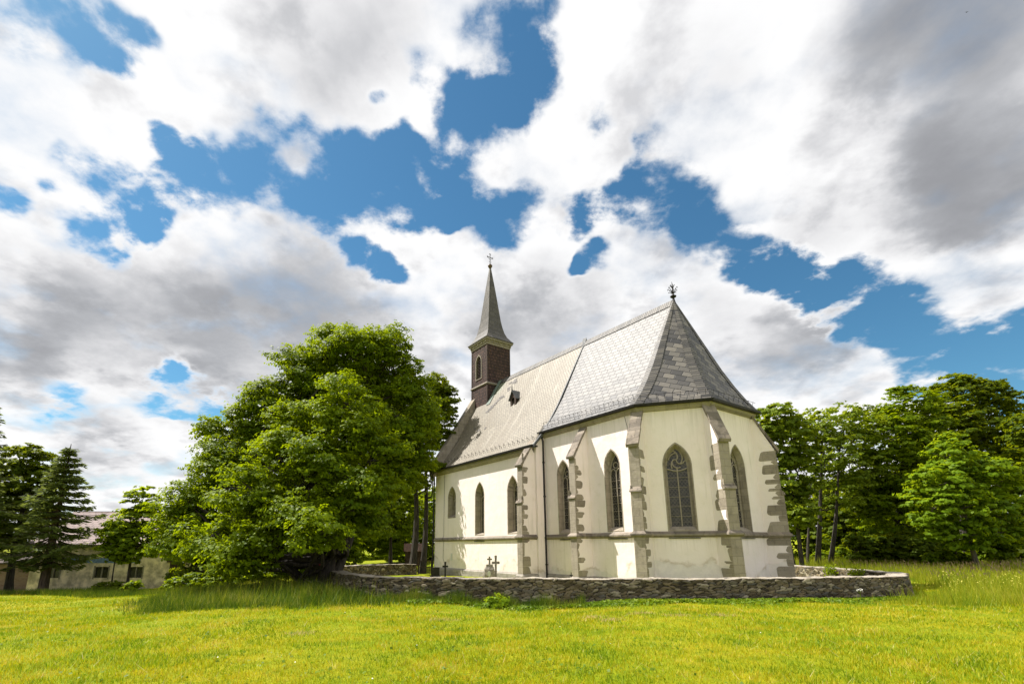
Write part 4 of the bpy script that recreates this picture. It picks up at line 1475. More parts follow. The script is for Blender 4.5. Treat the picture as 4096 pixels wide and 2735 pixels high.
front = [(-7.0, 23.2), (-6.2, 21.4), (-5.24, 19.68), (-4.08, 18.21), (-2.62, 17.68), (-0.58, 17.18), (0.89, 17.04), (1.53, 16.97), (3.19, 16.83), (5.17, 16.80), (8.15, 16.75), (10.84, 17.30), (13.13, 17.72), (15.02, 18.3), (15.9, 18.66), (17.4, 20.5), (19.7, 23.1), (21.5, 25.7), (22.3, 30), (22.8, 36), (21, 42)]
wall_pts = [(x, y, gz(x, y) - (.3 if y < 22 or x < 0 else .9), .63 - .2 * min(1, max(0, (y - 19.5) / 6)) * (x > 0)) for x, y in front]
rubble_wall("churchyard_wall", "low rubble stone wall curving round the churchyard in front of the white church", wall_pts, .62, 11)
side = [(-7.9, 26.4), (-9.6, 31.0), (-9.9, 35.5), (-8.4, 39.0), (-5.2, 41.4)]
rubble_wall("churchyard_wall", "shaded rubble stone wall behind the trunk of the big maple", [(x, y, gz(x, y) - .3, .42 - .02 * i) for i, (x, y) in enumerate(side)], .55, 12)
mb = MB()
gp = (-8.55, 26.0)
pg = gz(*gp)
mb.box(-.32, .32, -.3, .3, -.3, 1.15)
mb.hexa([(-.38, -.36, 1.15), (.38, -.36, 1.15), (.38, .36, 1.15), (-.38, .36, 1.15)], [(-.25, -.2, 1.32), (.25, -.2, 1.32), (.25, .2, 1.32), (-.25, .2, 1.32)])
pier = mb.build("gate_pier", M['granite'], None, loc=(gp[0], gp[1], pg))
tag(pier, "pale square stone gate pier half hidden behind the maple trunk", "pier")

# iron gate and notice shelter by the west end
gt = thing("iron_gate", "dark iron gate between the shaded wall and the church corner", "gate", (-4.55, 41.6, gz(-4.5, 41.6)), R(8))
mb = MB()
for k in range(9):
    mb.tube([(-.5 + k * .125, 0, .05), (-.5 + k * .125, 0, 1.15)], .02, 5)
mb.build("bars", M['iron'], gt)
mb = MB()
for z in (.15, .6, 1.1):
    mb.box(-.54, .54, -.02, .02, z - .025, z + .025)
for x in (-.56, .56):
    mb.box(x - .04, x + .04, -.04, .04, 0, 1.3)
mb.build("frame", M['wood_dark'], gt)

sh = thing("notice_shelter", "small wooden notice shelter with a brown pitched roof behind the shaded wall", "shelter", (-6.1, 46.5, gz(-6.1, 46.5)), R(12))
mb = MB()
mb.box(-.75, .75, -.08, .08, .5, 1.75)
mb.build("board", M['wood_dark'], sh)
for x in (-.8, .8):
    mb = MB()
    mb.box(x - .06, x + .06, -.06, .06, -.2, 1.85)
    mb.build("post", M['wood_dark'], sh)
mb = MB()
for s in (-1, 1):
    a = [(-1.0, s * .75, 1.75), (1.0, s * .75, 1.75), (1.0, 0, 2.45), (-1.0, 0, 2.45)]
    mb.prism(a if s < 0 else a[::-1], (0, 0, .05))
mb.build("roof", m_plain("brown_roofing", (.15, .09, .065), .5), sh)

# ------------------------------------------------------------------ graves
def stone_cross(name, label, loc, h, arm, th, rot, base=None, cat="gravestone"):
    r_ = thing(name, label, cat, loc, rot)
    mb = MB()
    mb.box(-th, th, -th * .8, th * .8, 0, h)
    mb.box(-arm, arm, -th * .72, th * .72, h * .68, h * .68 + th * 2.1)
    for x, z in ((-arm, h * .68 + th * 1.05), (arm, h * .68 + th * 1.05), (0, h)):
        mb.box(x - th * 1.2, x + th * 1.2, -th * .9, th * .9, z - th * 1.2, z + th * 1.2)
    mb.build("cross", M['gray_stone'], r_)
    return r_


rb = thing("grave_monument", "rough boulder grave monument with a pale oval plaque and a short stone cross on top", "gravestone", (.62, 31.2, -.25), -.1)
mb = MB()
rnd = random.Random(9)
rings = []
for z, s in ((-.2, .36), (.25, .40), (.62, .33), (.78, .24)):
    rings.append([(s * math.cos(a) * rnd.uniform(.85, 1.15), s * .8 * math.sin(a) * rnd.uniform(.85, 1.15), z * rnd.uniform(.95, 1.05)) for a in np.linspace(0, 2 * math.pi, 9)[:-1]])
for a, b in zip(rings[:-1], rings[1:]):
    for i in range(8):
        j = (i + 1) % 8
        mb.face([a[i], a[j], b[j], b[i]])
mb.face(rings[-1])
mb.build("boulder", M['gray_stone'], rb)
mb = MB()
mb.prism([(.10 * math.cos(t), -.36, .36 + .17 * math.sin(t)) for t in np.linspace(0, 2 * math.pi, 13)[:-1]], (0, -.06, 0))
mb.build("oval_plaque", M['pale'], rb)
mb = MB()
mb.box(-.20, .20, -.14, .14, .74, .90)
mb.box(-.05, .05, -.045, .045, .90, 1.38)
mb.box(-.15, .15, -.04, .04, 1.16, 1.26)
mb.build("cross", M['gray_stone'], rb)
stone_cross("stone_cross", "tall slender stone grave cross just right of the boulder monument", (1.02, 31.6, -.25), 1.36, .17, .062, -.1)
stone_cross("iron_cross", "small dark grave cross at the shaded west end of the nave", (-2.35, 34.2, -.28), .95, .13, .05, .1)
for o in [c for c in bpy.data.objects if c.parent and c.parent.name == 'iron_cross']:
    o.data.materials[0] = M['iron']
hs = thing("headstone", "low black headstone at the left end of the nave", "gravestone", (-3.05, 34.6, -.28), .1)
mb = MB()
mb.box(-.28, .28, -.07, .07, 0, .62)
mb.box(-.36, .36, -.14, .14, -.1, .08)
mb.build("slab", M['iron'], hs)
wc_ = thing("grave_cross", "tiny black cross on a white foot beside the second chancel buttress", "gravestone", (4.6, 25.2, -.1), -.4)
mb = MB()
mb.box(-.016, .016, -.016, .016, .2, .56)
mb.box(-.085, .085, -.014, .014, .40, .44)
mb.build("cross", M['iron'], wc_)
mb = MB()
mb.box(-.08, .08, -.06, .06, -.2, .22)
mb.build("foot", M['pale'], wc_)

# ------------------------------------------------------------------ the farmhouse on the left
hz = gz(-31, 41)
house = thing("farmhouse", "old grey plastered farmhouse with a pinkish roof and a faded blue band, behind the spruces", "house", (-30, 40.5, hz), R(2))
hm = m_plain("crumbling_render", (.62, .53, .41), .95, var=.45, scale=1.6)
mb = MB()
P_h = Panel((-6.2, 0), (9.5, 0))
wins = [(-4.15, .72), (.38, 1.02), (3.05, 1.02)]
ops = [(-4.35 + 6.2, 1.05), (-.55 + 6.2, 1.05), (2.15 + 6.2, 1.05)]


def rect_wall(mb, pan, z0, z1, ops, zb, zt):
    cur = 0
    for c, w_ in ops:
        mb.face([pan.at(cur, z0), pan.at(c - w_ / 2, z0), pan.at(c - w_ / 2, z1), pan.at(cur, z1)])
        mb.face([pan.at(c - w_ / 2, z0), pan.at(c + w_ / 2, z0), pan.at(c + w_ / 2, zb), pan.at(c - w_ / 2, zb)])
        mb.face([pan.at(c - w_ / 2, zt), pan.at(c + w_ / 2, zt), pan.at(c + w_ / 2, z1), pan.at(c - w_ / 2, z1)])
        cur = c + w_ / 2
    mb.face([pan.at(cur, z0), pan.at(pan.len, z0), pan.at(pan.len, z1), pan.at(cur, z1)])


rect_wall(mb, P_h, -.5, 3.75, ops, .95, 1.80)
for a, b in (((9.5, 0), (9.5, 8)), ((9.5, 8), (-6.2, 8)), ((-6.2, 8), (-6.2, 0))):
    Panel(a, b).wall(mb, -.5, 3.75)
mb.face([(9.5, 0, 3.75), (9.5, 8, 3.75), (9.5, 4, 6.3)])
mb.face([(-6.2, 8, 3.75), (-6.2, 0, 3.75), (-6.2, 4, 6.3)])
mb.build("wall", hm, house)
for c, w_ in ops:
    mb = MB()
    for (a0, a1, z0, z1) in ((c - w_ / 2 - .1, c - w_ / 2, .85, 1.9), (c + w_ / 2, c + w_ / 2 + .1, .85, 1.9), (c - w_ / 2, c + w_ / 2, 1.8, 1.9), (c - w_ / 2 - .1, c + w_ / 2 + .1, .78, .85), (c - .04, c + .04, .95, 1.8)):
        mb.prism([P_h.at(a0, z0, -.15), P_h.at(a1, z0, -.15), P_h.at(a1, z1, -.15), P_h.at(a0, z1, -.15)], P_h.n * (.17 if z1 - z0 > .2 and a1 - a0 > .05 and abs(a0 - c + .04) > .01 else .12))
    wo = mb.build("window", m_plain("grey_frame", (.22, .20, .165), .9), house)
    mb = MB()
    mb.face([P_h.at(c - w_ / 2, .95, -.12), P_h.at(c + w_ / 2, .95, -.12), P_h.at(c + w_ / 2, 1.8, -.12), P_h.at(c - w_ / 2, 1.8, -.12)])
    mb.build("pane", m_plain("dark_pane", (.02, .02, .02), .2, var=.3, spec=.5), wo)
mb = MB()
mb.prism([P_h.at(2.4, 2.1, 0), P_h.at(8.6, 2.1, 0), P_h.at(8.6, 2.5, 0), P_h.at(2.4, 2.5, 0)], P_h.n * .012)
mb.build("blue_band", m_plain("faded_blue_paint", (.16, .24, .40), .9, var=.3), house)
mb = MB()
mb.prism([P_h.at(5.95, 2.75, 0), P_h.at(7.0, 2.75, 0), P_h.at(7.0, 3.55, 0), P_h.at(5.95, 3.55, 0)], P_h.n * .02)
mb.build("loft_hatch", M['wood_dark'], house)
mb = MB()
mb.prism([P_h.at(11.0, -.4, 0), P_h.at(12.1, -.4, 0), P_h.at(12.1, 2.15, 0), P_h.at(11.0, 2.15, 0)], P_h.n * .02)
mb.prism([P_h.at(10.8, 2.16, 0), P_h.at(12.4, 2.16, 0), P_h.at(12.4, 2.42, 0), P_h.at(10.8, 2.42, 0)], P_h.n * .18)
mb.build("doorway", M['wood_dark'], house)
mb = MB()
for s in (0, 1):
    y0, y1 = (-.5, 4.05) if s == 0 else (8.5, 3.95)
    a = [(-6.7, y0, 3.45), (10.0, y0, 3.45), (10.0, y1, 6.4), (-6.7, y1, 6.4)]
    mb.prism(a if s == 0 else a[::-1], (0, 0, .12))
roof = mb.build("roof", m_tiles("pink_roof_sheets", (.20, .145, .135), (.28, .21, .195), .55, .33, 0, .03, (.09, .065, .06), rough=.75, bumpd=.08), house)
mb = MB()
mb.box(2.6, 3.5, 3.7, 4.4, 5.9, 7.0)
mb.box(2.5, 3.6, 3.6, 4.5, 6.9, 7.05)
mb.build("chimney", m_plain("chimney_brick", (.18, .11, .085), .9), roof)
shed = thing("brick_outhouse", "low brown brick outhouse at the left end of the farmhouse", "outhouse", (-38.2, 40.8, hz), R(2))
mb = MB()
mb.box(-2.4, 1.6, 0, 3.5, -.4, 2.0)
mb.build("wall", m_tiles("old_brick", (.20, .11, .075), (.26, .17, .12), .28, .1, 0, .012, (.22, .18, .14)), shed)
mb = MB()
mb.hexa([(-2.6, -.3, 2.0), (1.7, -.3, 2.0), (1.7, 3.7, 2.9), (-2.6, 3.7, 2.9)], [(-2.6, -.3, 2.12), (1.7, -.3, 2.12), (1.7, 3.7, 3.02), (-2.6, 3.7, 3.02)])
mb.build("roof", M['wood_dark'], shed)

# ------------------------------------------------------------------ trees
def leaf_quads(c, nrm, L, Wd, rng):
    n = len(c)
    nrm = nrm / (np.linalg.norm(nrm, axis=1, keepdims=True) + 1e-9)
    t = rng.normal(size=(n, 3))
    t -= nrm * (t * nrm).sum(1, keepdims=True)
    t /= np.linalg.norm(t, axis=1, keepdims=True) + 1e-9
    b = np.cross(nrm, t)
    l = (L * rng.uniform(.65, 1.35, n))[:, None]
    wd = l * Wd
    fold = nrm * l * rng.uniform(-.05, .22, (n, 1))
    v = np.empty((n, 4, 3), np.float32)
    v[:, 0] = c - t * l * .5
    v[:, 1] = c + b * wd * .5 + fold + t * l * .08
    v[:, 2] = c + t * l * .5 - nrm * l * .12
    v[:, 3] = c - b * wd * .5 + fold + t * l * .08
    return v.reshape(-1, 3)


def limb(mb, a, b, r0, r1, rng, sag=.12, n=6, seg=6):
    a, b = np.asarray(a, float), np.asarray(b, float)
    L = np.linalg.norm(b - a)
    pts = []
    k1, k2 = rng.normal(size=3), rng.normal(size=3)
    for t in np.linspace(0, 1, seg):
        p = a + (b - a) * t + (k1 * math.sin(t * math.pi) + .5 * k2 * math.sin(t * 2 * math.pi)) * L * .05
        p = p + np.array((0, 0, -1)) * L * sag * math.sin(t * math.pi) * .5
        pts.append(p)
    mb.tube(pts, [r0 + (r1 - r0) * t for t in np.linspace(0, 1, seg)], n)


def broadleaf(name, label, base, trunks, lobes, leafm, barkm, seed, leaf=.24, clump=(.7, 1.15), dens=1.0, per=130, group="trees around the churchyard", trunk_r=.3, fill=.35, cat="tree", Wd=.72, flat=.62, droop=.0):
    """lobes: (x, y, z, rx, ry, rz) in world metres; leaves grow in clumps over the lobes"""
    rng = np.random.default_rng(seed)
    base = np.array(base, float)
    root = thing(name, label, cat, tuple(base), 0, group)
    Lb = np.array(lobes, float)
    C_, N_ = [], []
    tips = []
    for q, (x, y, z, rx, ry, rz) in enumerate(Lb):
        area = 4 * math.pi * ((rx * ry) ** 1.6 / 3 + (rx * rz) ** 1.6 / 3 + (ry * rz) ** 1.6 / 3) ** (1 / 1.6)
        cr = .5 * (clump[0] + clump[1])
        k = max(6, int(dens * area / (cr * cr * 1.25)))
        d = rng.normal(size=(k, 3))
        d /= np.linalg.norm(d, axis=1, keepdims=True)
        rad = rng.uniform(.72, 1.03, (k, 1)) + .16 * (rng.random((k, 1)) < .22)
        p = np.array((x, y, z)) + d * np.array((rx, ry, rz)) * rad
        # drop clumps buried deep in other lobes
        keep = np.ones(k, bool)
        for j, (x2, y2, z2, a2, b2, c2) in enumerate(Lb):
            if j != q:
                e = ((p - (x2, y2, z2)) / (a2, b2, c2))
                keep &= (e * e).sum(1) > .50
        p, d = p[keep], d[keep]
        tips.append((np.array((x, y, z)), p))
        for c, o in zip(p, d):
            r_ = rng.uniform(*clump)
            m_ = int(per * (r_ / cr) ** 2)
            tw_ = max(5, m_ // 15)
            v = rng.normal(size=(tw_, 3))
            v /= np.linalg.norm(v, axis=1, keepdims=True)
            v[:, 2] = np.where(v[:, 2] < -.25, -v[:, 2] * .6, v[:, 2])
            q_ = rng.integers(0, tw_, m_)
            v = v[q_]
            rr = (rng.uniform(.35, 1.0, (tw_, 1)) ** .5)[q_]
            pos = c + (v * rr + rng.normal(size=(m_, 3)) * np.array((.15, .15, .07))) * r_ * np.array((1, 1, flat))
            hr = np.hypot(v[:, 0], v[:, 1])
            pos[:, 2] -= droop * r_ * hr ** 2
            tn = rng.normal(size=(tw_, 3))[q_] * .28
            nn = v * .85 + o * .30 + np.array((0, 0, .50)) + tn + rng.normal(size=(m_, 3)) * .26
            C_.append(pos)
            N_.append(nn)
        f = int(fill * area * 7)
        if f:
            v = rng.normal(size=(f, 3))
            v /= np.linalg.norm(v, axis=1, keepdims=True)
            C_.append(np.array((x, y, z)) + v * np.array((rx, ry, rz)) * rng.uniform(.3, .85, (f, 1)))
            N_.append(rng.normal(size=(f, 3)) + np.array((0, 0, .8)))
    c = np.concatenate(C_) - base
    nn = np.concatenate(N_)
    raw_mesh("crown", leaf_quads(c, nn, leaf, Wd, rng), 4, leafm, root)
    mb = MB()
    lobc = np.array([l[0] for l in tips]) - base
    for (bx, by, tx_, ty_, tz_, r0) in trunks:
        a = np.array((bx - base[0], by - base[1], -.4))
        b = np.array((tx_ - base[0], ty_ - base[1], tz_ - base[2]))
        H = b[2]
        pts, rs = [], []
        k1 = rng.normal(size=2) * .02
        for t in np.linspace(0, 1, 9):
            p = a + (b - a) * t
            p[:2] += k1 * math.sin(t * 5) * H * .5
            pts.append(p)
            rs.append(max(.03, r0 * (1.38 - 3 * t if t < .12 else 1.02 - .98 * (t - .12))))
        mb.tube(pts, rs, 10)
        for lc in lobc:
            t = np.clip((lc[2] - .35 * np.linalg.norm(lc[:2] - b[:2])) / max(H, .1), .18, .92)
            p = a + (b - a) * t
            limb(mb, p, lc, r0 * (1.0 - .8 * t) * .55, .035, rng)
    for (lc, ps) in tips:
        for p in ps[rng.permutation(len(ps))[:6]]:
            limb(mb, lc - base, p - base, .05, .012, rng, n=4, seg=4)
    tr = mb.build("trunk", barkm, root)
    tr.data.shade_smooth()
    return root


def lob(u, v, ru, rv, D, depth=None):
    """crown lobe placed by bearing and distance"""
    a, b = (u - 1918.6) / 1929.4, (v - 1732.9) / 1929.4
    cp, sn = math.cos(.2327), math.sin(.2327)
    h = cp + b * sn
    sc = D / h / 1929.4
    return (D * a / h, D, 1.65 + D * (sn - b * cp) / h, ru * sc, depth if depth else .5 * (ru + rv) * sc, rv * sc)



def at(u, v, D):
    q = lob(u, v, 0, 0, D, 1)
    return q[:3]


def gpos(u, D):
    x = at(u, 2250, D)[0]
    return (x, D, gz(x, D))


# the big maple in front of the church's west end
bx, by, bz = gpos(1300, 22.3)
broadleaf("maple_tree", "huge spreading maple in front of the church with a thick dark trunk by the wall", (bx, by, bz),
          [(bx, by, at(1430, 1700, 24)[0], 24.5, 9.5, .36), (bx + .15, by + .2, at(1570, 1700, 25)[0], 25.2, 9.0, .22), (bx - .12, by + .1, at(1080, 1850, 24)[0], 24.2, 7.0, .24), (bx - .12, by, at(860, 2080, 22.5)[0], 22.8, 3.6, .22)],
          [lob(1440, 1400, 110, 95, 24.5), lob(1560, 1430, 95, 105, 25.5), lob(1325, 1400, 75, 85, 25.5), lob(1250, 1520, 90, 85, 25), lob(1110, 1610, 95, 75, 24.8), lob(1010, 1700, 75, 60, 25), lob(930, 1800, 90, 80, 24.5), lob(870, 1720, 35, 35, 25),
           lob(850, 1890, 80, 70, 23.5), lob(755, 2010, 85, 65, 24), lob(740, 2150, 85, 75, 23.5), lob(860, 2130, 105, 90, 20.6), lob(1010, 1960, 120, 100, 20.2), lob(1210, 1740, 120, 115, 23), lob(1120, 1830, 90, 80, 21), lob(1390, 1620, 110, 110, 21.2), lob(1300, 1850, 100, 90, 20.2),
           lob(1470, 1780, 100, 90, 20.8), lob(1600, 1660, 95, 120, 24.5), lob(1640, 1790, 65, 75, 25), lob(1655, 1550, 60, 85, 25.6), lob(1690, 1690, 45, 80, 25.4), lob(1200, 1440, 55, 55, 25.2), lob(1590, 1890, 80, 85, 24.8), lob(1440, 1960, 120, 95, 20.2), lob(1230, 2010, 120, 90, 19.6), lob(1285, 2130, 95, 65, 18.2), lob(1075, 2150, 115, 65, 19.4), lob(960, 2230, 80, 45, 19.8), lob(1430, 2080, 70, 50, 21),
           lob(1400, 1650, 210, 220, 27.2), lob(1080, 1850, 200, 160, 27.2), lob(850, 2060, 130, 110, 26.8), lob(1500, 1900, 100, 90, 26.5), lob(1150, 2050, 160, 80, 26)],
          LEAF['maple'], M['bark'], 21, leaf=.14, clump=(.40, 1.05), dens=1.0, per=290, fill=.35, group="trees left of the church", flat=.72, droop=.25)
# second, darker maple against the nave
qx, qy, qz = gpos(1645, 43.2)
rx_, ry_, rz_ = gpos(1690, 43.6)
broadleaf("maple_tree", "darker maple with two black trunks leaning against the west end of the nave", (qx, qy, qz),
          [(qx, qy, at(1672, 1700, 43.5)[0], 43.5, 12.5, .30), (rx_, ry_, at(1712, 1620, 43.8)[0], 44, 14, .25)],
          [lob(1705, 1600, 85, 100, 43), lob(1775, 1620, 50, 70, 42.8), lob(1690, 1740, 70, 80, 42.3), lob(1755, 1720, 45, 60, 43), lob(1680, 1890, 55, 75, 41.2), lob(1730, 1900, 22, 40, 40.4), lob(1600, 1650, 90, 120, 44), lob(1590, 1850, 90, 110, 43)],
          LEAF['dark'], M['bark'], 22, leaf=.26, clump=(.6, 1.1), dens=1.0, per=120, fill=.5, group="trees left of the church")
# sunlit trees beyond the maple
n_ = 0
for (u, D, top, sp, lab, lf) in (
        (1565, 49, 1900, 95, "slim tree with a forked trunk seen beyond the shaded wall", 'back'),
        (1420, 56, 1880, 130, "sunlit yellow-green tree glimpsed behind the maple trunk", 'back'),
        (1690, 58, 1960, 110, "sunlit tree filling the gap left of the church corner", 'back'),
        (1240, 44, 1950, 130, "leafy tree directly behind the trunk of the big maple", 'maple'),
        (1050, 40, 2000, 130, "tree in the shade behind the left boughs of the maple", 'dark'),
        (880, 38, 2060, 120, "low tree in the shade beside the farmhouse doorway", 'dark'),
        (1490, 75, 1980, 160, "far green tree closing the view beyond the gate", 'back')):
    b_ = gpos(u, D)
    n_ += 1
    L_ = [lob(u, top + sp, sp, sp, D), lob(u - sp * .6, top + sp * 1.9, sp * .8, sp * .75, D - 1), lob(u + sp * .65, top + sp * 1.8, sp * .8, sp * .8, D + .6)]
    broadleaf("leafy_tree", lab, b_, [(b_[0], b_[1], L_[0][0], D, L_[0][2], .20)], L_, LEAF[lf], M['bark'], 30 + n_, leaf=.34, clump=(.6, 1.1), per=70, fill=.4, group="trees left of the church")

# small trees and shrubs before the farmhouse
b_ = gpos(525, 35.5)
broadleaf("young_maple", "small sunlit tree with two stems in front of the farmhouse", b_, [(b_[0], b_[1], at(545, 2080, 35.5)[0], 35.5, 4.6, .10)],
          [lob(560, 2010, 45, 50, 35.5), lob(520, 2090, 65, 55, 35.3), lob(600, 2090, 60, 60, 35.6), lob(560, 2180, 80, 55, 35.2), lob(480, 2160, 55, 50, 35)], LEAF['back'], M['bark'], 41, leaf=.22, clump=(.4, .7), per=90, group="trees left of the church")
b_ = gpos(465, 34.5)
broadleaf("young_maple", "thin sapling in front of the middle farmhouse window", b_, [(b_[0], b_[1], at(470, 2160, 34.5)[0], 34.5, 2.6, .06)],
          [lob(470, 2130, 45, 45, 34.5), lob(450, 2200, 45, 40, 34.4), lob(500, 2225, 40, 35, 34.4)], LEAF['back'], M['bark'], 42, leaf=.2, clump=(.35, .6), per=80, group="trees left of the church")


def shrub(name, label, u, D, wpx, hpx, lf, seed, group="shrubs and bushes", leaf=.16, cat="shrub"):
    x, y, z = gpos(u, D)
    sc = D / .98 / 1929
    w_, h_ = wpx * sc, hpx * sc
    rng = random.Random(seed)
    L_ = [(x + rng.uniform(-.6, .6) * w_, y + rng.uniform(-.3, .3) * w_, z + h_ * rng.uniform(.35, .62), w_ * rng.uniform(.35, .5), w_ * .4, h_ * .42) for _ in range(4)]
    broadleaf(name, label, (x, y, z), [(x, y, x + .05, y, z + h_ * .7, .035)], L_, LEAF[lf], M['bark'], seed, leaf=leaf, clump=(.25, .45), per=60, fill=.3, group=group, cat=cat)


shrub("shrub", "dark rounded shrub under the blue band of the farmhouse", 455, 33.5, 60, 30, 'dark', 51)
shrub("shrub", "pale yellow-green shrub left of the farmhouse doorway", 535, 32.5, 35, 38, 'back', 52)
shrub("shrub", "bush at the right edge of the farmhouse doorway", 705, 32, 70, 55, 'maple', 53)
shrub("shrub", "dark bush under the left boughs of the maple", 840, 31, 110, 70, 'maple', 54)
shrub("shrub", "low bush in the deep shade left of the maple trunk", 1040, 30, 120, 80, 'back', 55)
shrub("shrub", "sunlit bush left of the gate pier", 1180, 31, 90, 130, 'back', 56)


def conifer(name, label, u, D, top_v, halfw, seed, first=.16, group="spruces by the farmhouse", dense=1.0):
    rng = np.random.default_rng(seed)
    x, y, z = gpos(u, D)
    top = at(u, top_v, D)[2] - z
    root = thing(name, label, "spruce", (x, y, z), 0, group)
    mb = MB()
    mb.tube([(0, 0, -.3), (.03, 0, .5), (-.03, .05, top * .3), (.04, 0, top * .65), (0, 0, top)], [.42, .30, .24, .13, .02], 9)
    C_, N_, T_ = [], [], []
    zz_ = top * first
    while zz_ < top - .15:
        f = (zz_ - top * first) / (top * (1 - first))
        R_ = halfw * ((1 - f) ** .85) * rng.uniform(.8, 1.08) * (1 if f > .12 else .55 + 4 * f) + .12
        nb = int(rng.integers(6, 9))
        a0 = rng.uniform(0, 6.28)
        for k in range(nb):
            a = a0 + 2 * math.pi * k / nb + rng.uniform(-.3, .3)
            Rb = R_ * rng.uniform(.62, 1.12)
            dr = np.array((math.cos(a), math.sin(a), 0))
            droop_ = (.34 - .5 * f) * Rb
            ts = np.linspace(0, 1, 7)
            pts = [np.array((0, 0, zz_)) + dr * Rb * t + np.array((0, 0, -droop_ * math.sin(t * 2.1) + .10 * Rb * t * t)) for t in ts]
            mb.tube(pts, [max(.012, .045 * (1 - t)) for t in ts], 4, cap=False)
            m_ = int(max(14, 58 * Rb * dense))
            t = rng.uniform(.12, 1.0, m_) ** .8
            P = np.array(pts)
            pos = np.stack([np.interp(t, ts, P[:, i]) for i in range(3)], 1)
            side = np.cross(dr, (0, 0, 1.0))
            wdt = (.10 + .30 * np.sin(t * 2.6) * min(1.0, Rb / 1.6))
            off = rng.uniform(-1, 1, m_)
            pos = pos + side * (off * wdt * 1.25)[:, None] + np.array((0, 0, -1.0)) * (np.abs(rng.normal(0, .10, m_)) + .12 * np.abs(off))[:, None]
            C_.append(pos)
            N_.append(np.array((0, 0, 1.0)) + rng.normal(size=(m_, 3)) * .45 + dr * .25)
            T_.append(dr * rng.uniform(.6, 1.2, (m_, 1)) + side * (off * 1.1)[:, None] + np.array((0, 0, -.25)) + rng.normal(size=(m_, 3)) * .22)
        zz_ += rng.uniform(.38, .58) * (1 - .35 * f)
    c, nn, t = np.concatenate(C_), np.concatenate(N_), np.concatenate(T_)
    n = len(c)
    t /= np.linalg.norm(t, axis=1, keepdims=True)
    nn -= t * (nn * t).sum(1, keepdims=True)
    nn /= np.linalg.norm(nn, axis=1, keepdims=True)
    b = np.cross(nn, t)
    L = rng.uniform(.20, .46, (n, 1))
    v = np.empty((n, 4, 3))
    v[:, 0], v[:, 1], v[:, 2], v[:, 3] = c - t * L * .5, c + b * L * .17, c + t * L * .5, c - b * L * .17
    raw_mesh("crown", v.reshape(-1, 3), 4, LEAF['spruce'], root)
    mb.build("trunk", M['bark_spruce'], root).data.shade_smooth()
    return root


conifer("spruce_tree", "tall spruce with a bare leaning-looking lower trunk before the farmhouse", 190, 34.0, 1775, 3.7, 61, .23)
conifer("spruce_tree", "taller spruce cut off by the left edge of the picture", -215, 33.0, 1560, 4.6, 62, .14)
b_ = gpos(60, 37.5)
broadleaf("leafy_tree", "rounded broadleaf tree standing between the two spruces", b_, [(b_[0], b_[1], at(110, 1900, 37.5)[0], 37.5, 8.5, .25)],
          [lob(115, 1850, 75, 60, 37.5), lob(60, 1930, 75, 80, 37.5), lob(160, 1930, 55, 80, 37.5), lob(90, 2040, 110, 100, 37.2), lob(20, 2100, 100, 110, 37.8), lob(-80, 1980, 110, 120, 38)], LEAF['dark'], M['bark'], 63, leaf=.28, clump=(.5, .9), per=80, group="trees left of the church")

# the wood on the right
def grove(name, label, u, D, lobes, lf, seed, bark='bark', stems=None, leaf=.30, per=85, r=.22, clump=(.6, 1.05), fill=.4, dens=1.0, d0=None):
    b_ = gpos(u, D)
    L_ = [lob(a, b, c, d, e) for a, b, c, d, e in lobes]
    topl = max(L_, key=lambda q: q[2])
    st = []
    for (u0, u1, v1, rr) in (stems or [(u, None, None, r)]):
        p = gpos(u0, D)
        if u1 is None:
            st.append((p[0], p[1], topl[0], topl[1], topl[2], rr))
        else:
            e = at(u1, v1, D)
            st.append((p[0], p[1], e[0], e[1], e[2], rr))
    return broadleaf(name, label, b_, st, L_, LEAF[lf], M[bark], seed, leaf=leaf, clump=clump, per=per, fill=fill, group="trees right of the church", dens=dens)


grove("ash_tree", "bright ash tree just right of the apse roof", 3215, 38, [(3110, 1690, 65, 75, 37), (3165, 1760, 85, 85, 37.5), (3090, 1800, 60, 80, 38), (3190, 1890, 75, 95, 37.5), (3120, 1960, 70, 90, 38), (3200, 2040, 60, 80, 37.5)], 'ash', 71,
      stems=[(3205, 3150, 1800, .16), (3175, 3110, 1850, .14)])
grove("slender_tree", "airy tree on two dark slender stems beyond the right end of the wall", 3265, 40, [(3290, 1700, 65, 75, 40), (3380, 1690, 65, 60, 40.5), (3440, 1730, 50, 90, 41), (3300, 1820, 95, 95, 40), (3400, 1840, 100, 110, 41), (3340, 1960, 100, 90, 41), (3450, 1960, 70, 100, 42)], 'ash', 72,
      stems=[(3265, 3290, 1750, .20), (3312, 3370, 1750, .17), (3225, 3240, 1950, .12)], per=50, leaf=.26, fill=.22, dens=.9)
grove("maple_tree", "dense rounded dark maple in the wood right of the church", 3590, 42, [(3620, 1650, 100, 95, 42), (3560, 1760, 100, 110, 41.5), (3690, 1760, 95, 110, 42), (3580, 1890, 105, 110, 41), (3670, 1930, 90, 110, 41), (3520, 2000, 60, 80, 41), (3600, 2090, 120, 90, 41)], 'maple', 73, r=.35)
grove("maple_tree", "tallest broad tree of the wood on the right", 3850, 46, [(3830, 1600, 100, 90, 46), (3930, 1630, 100, 100, 46), (3790, 1720, 100, 100, 45), (3900, 1760, 120, 110, 45), (4010, 1760, 90, 110, 46), (4060, 1860, 70, 110, 46), (3780, 1850, 100, 110, 44.5), (4050, 2000, 85, 130, 45), (3940, 1950, 120, 120, 45)], 'dark', 74, r=.38,
      stems=[(3850, 3850, 1650, .36), (3880, 3930, 1700, .25)])
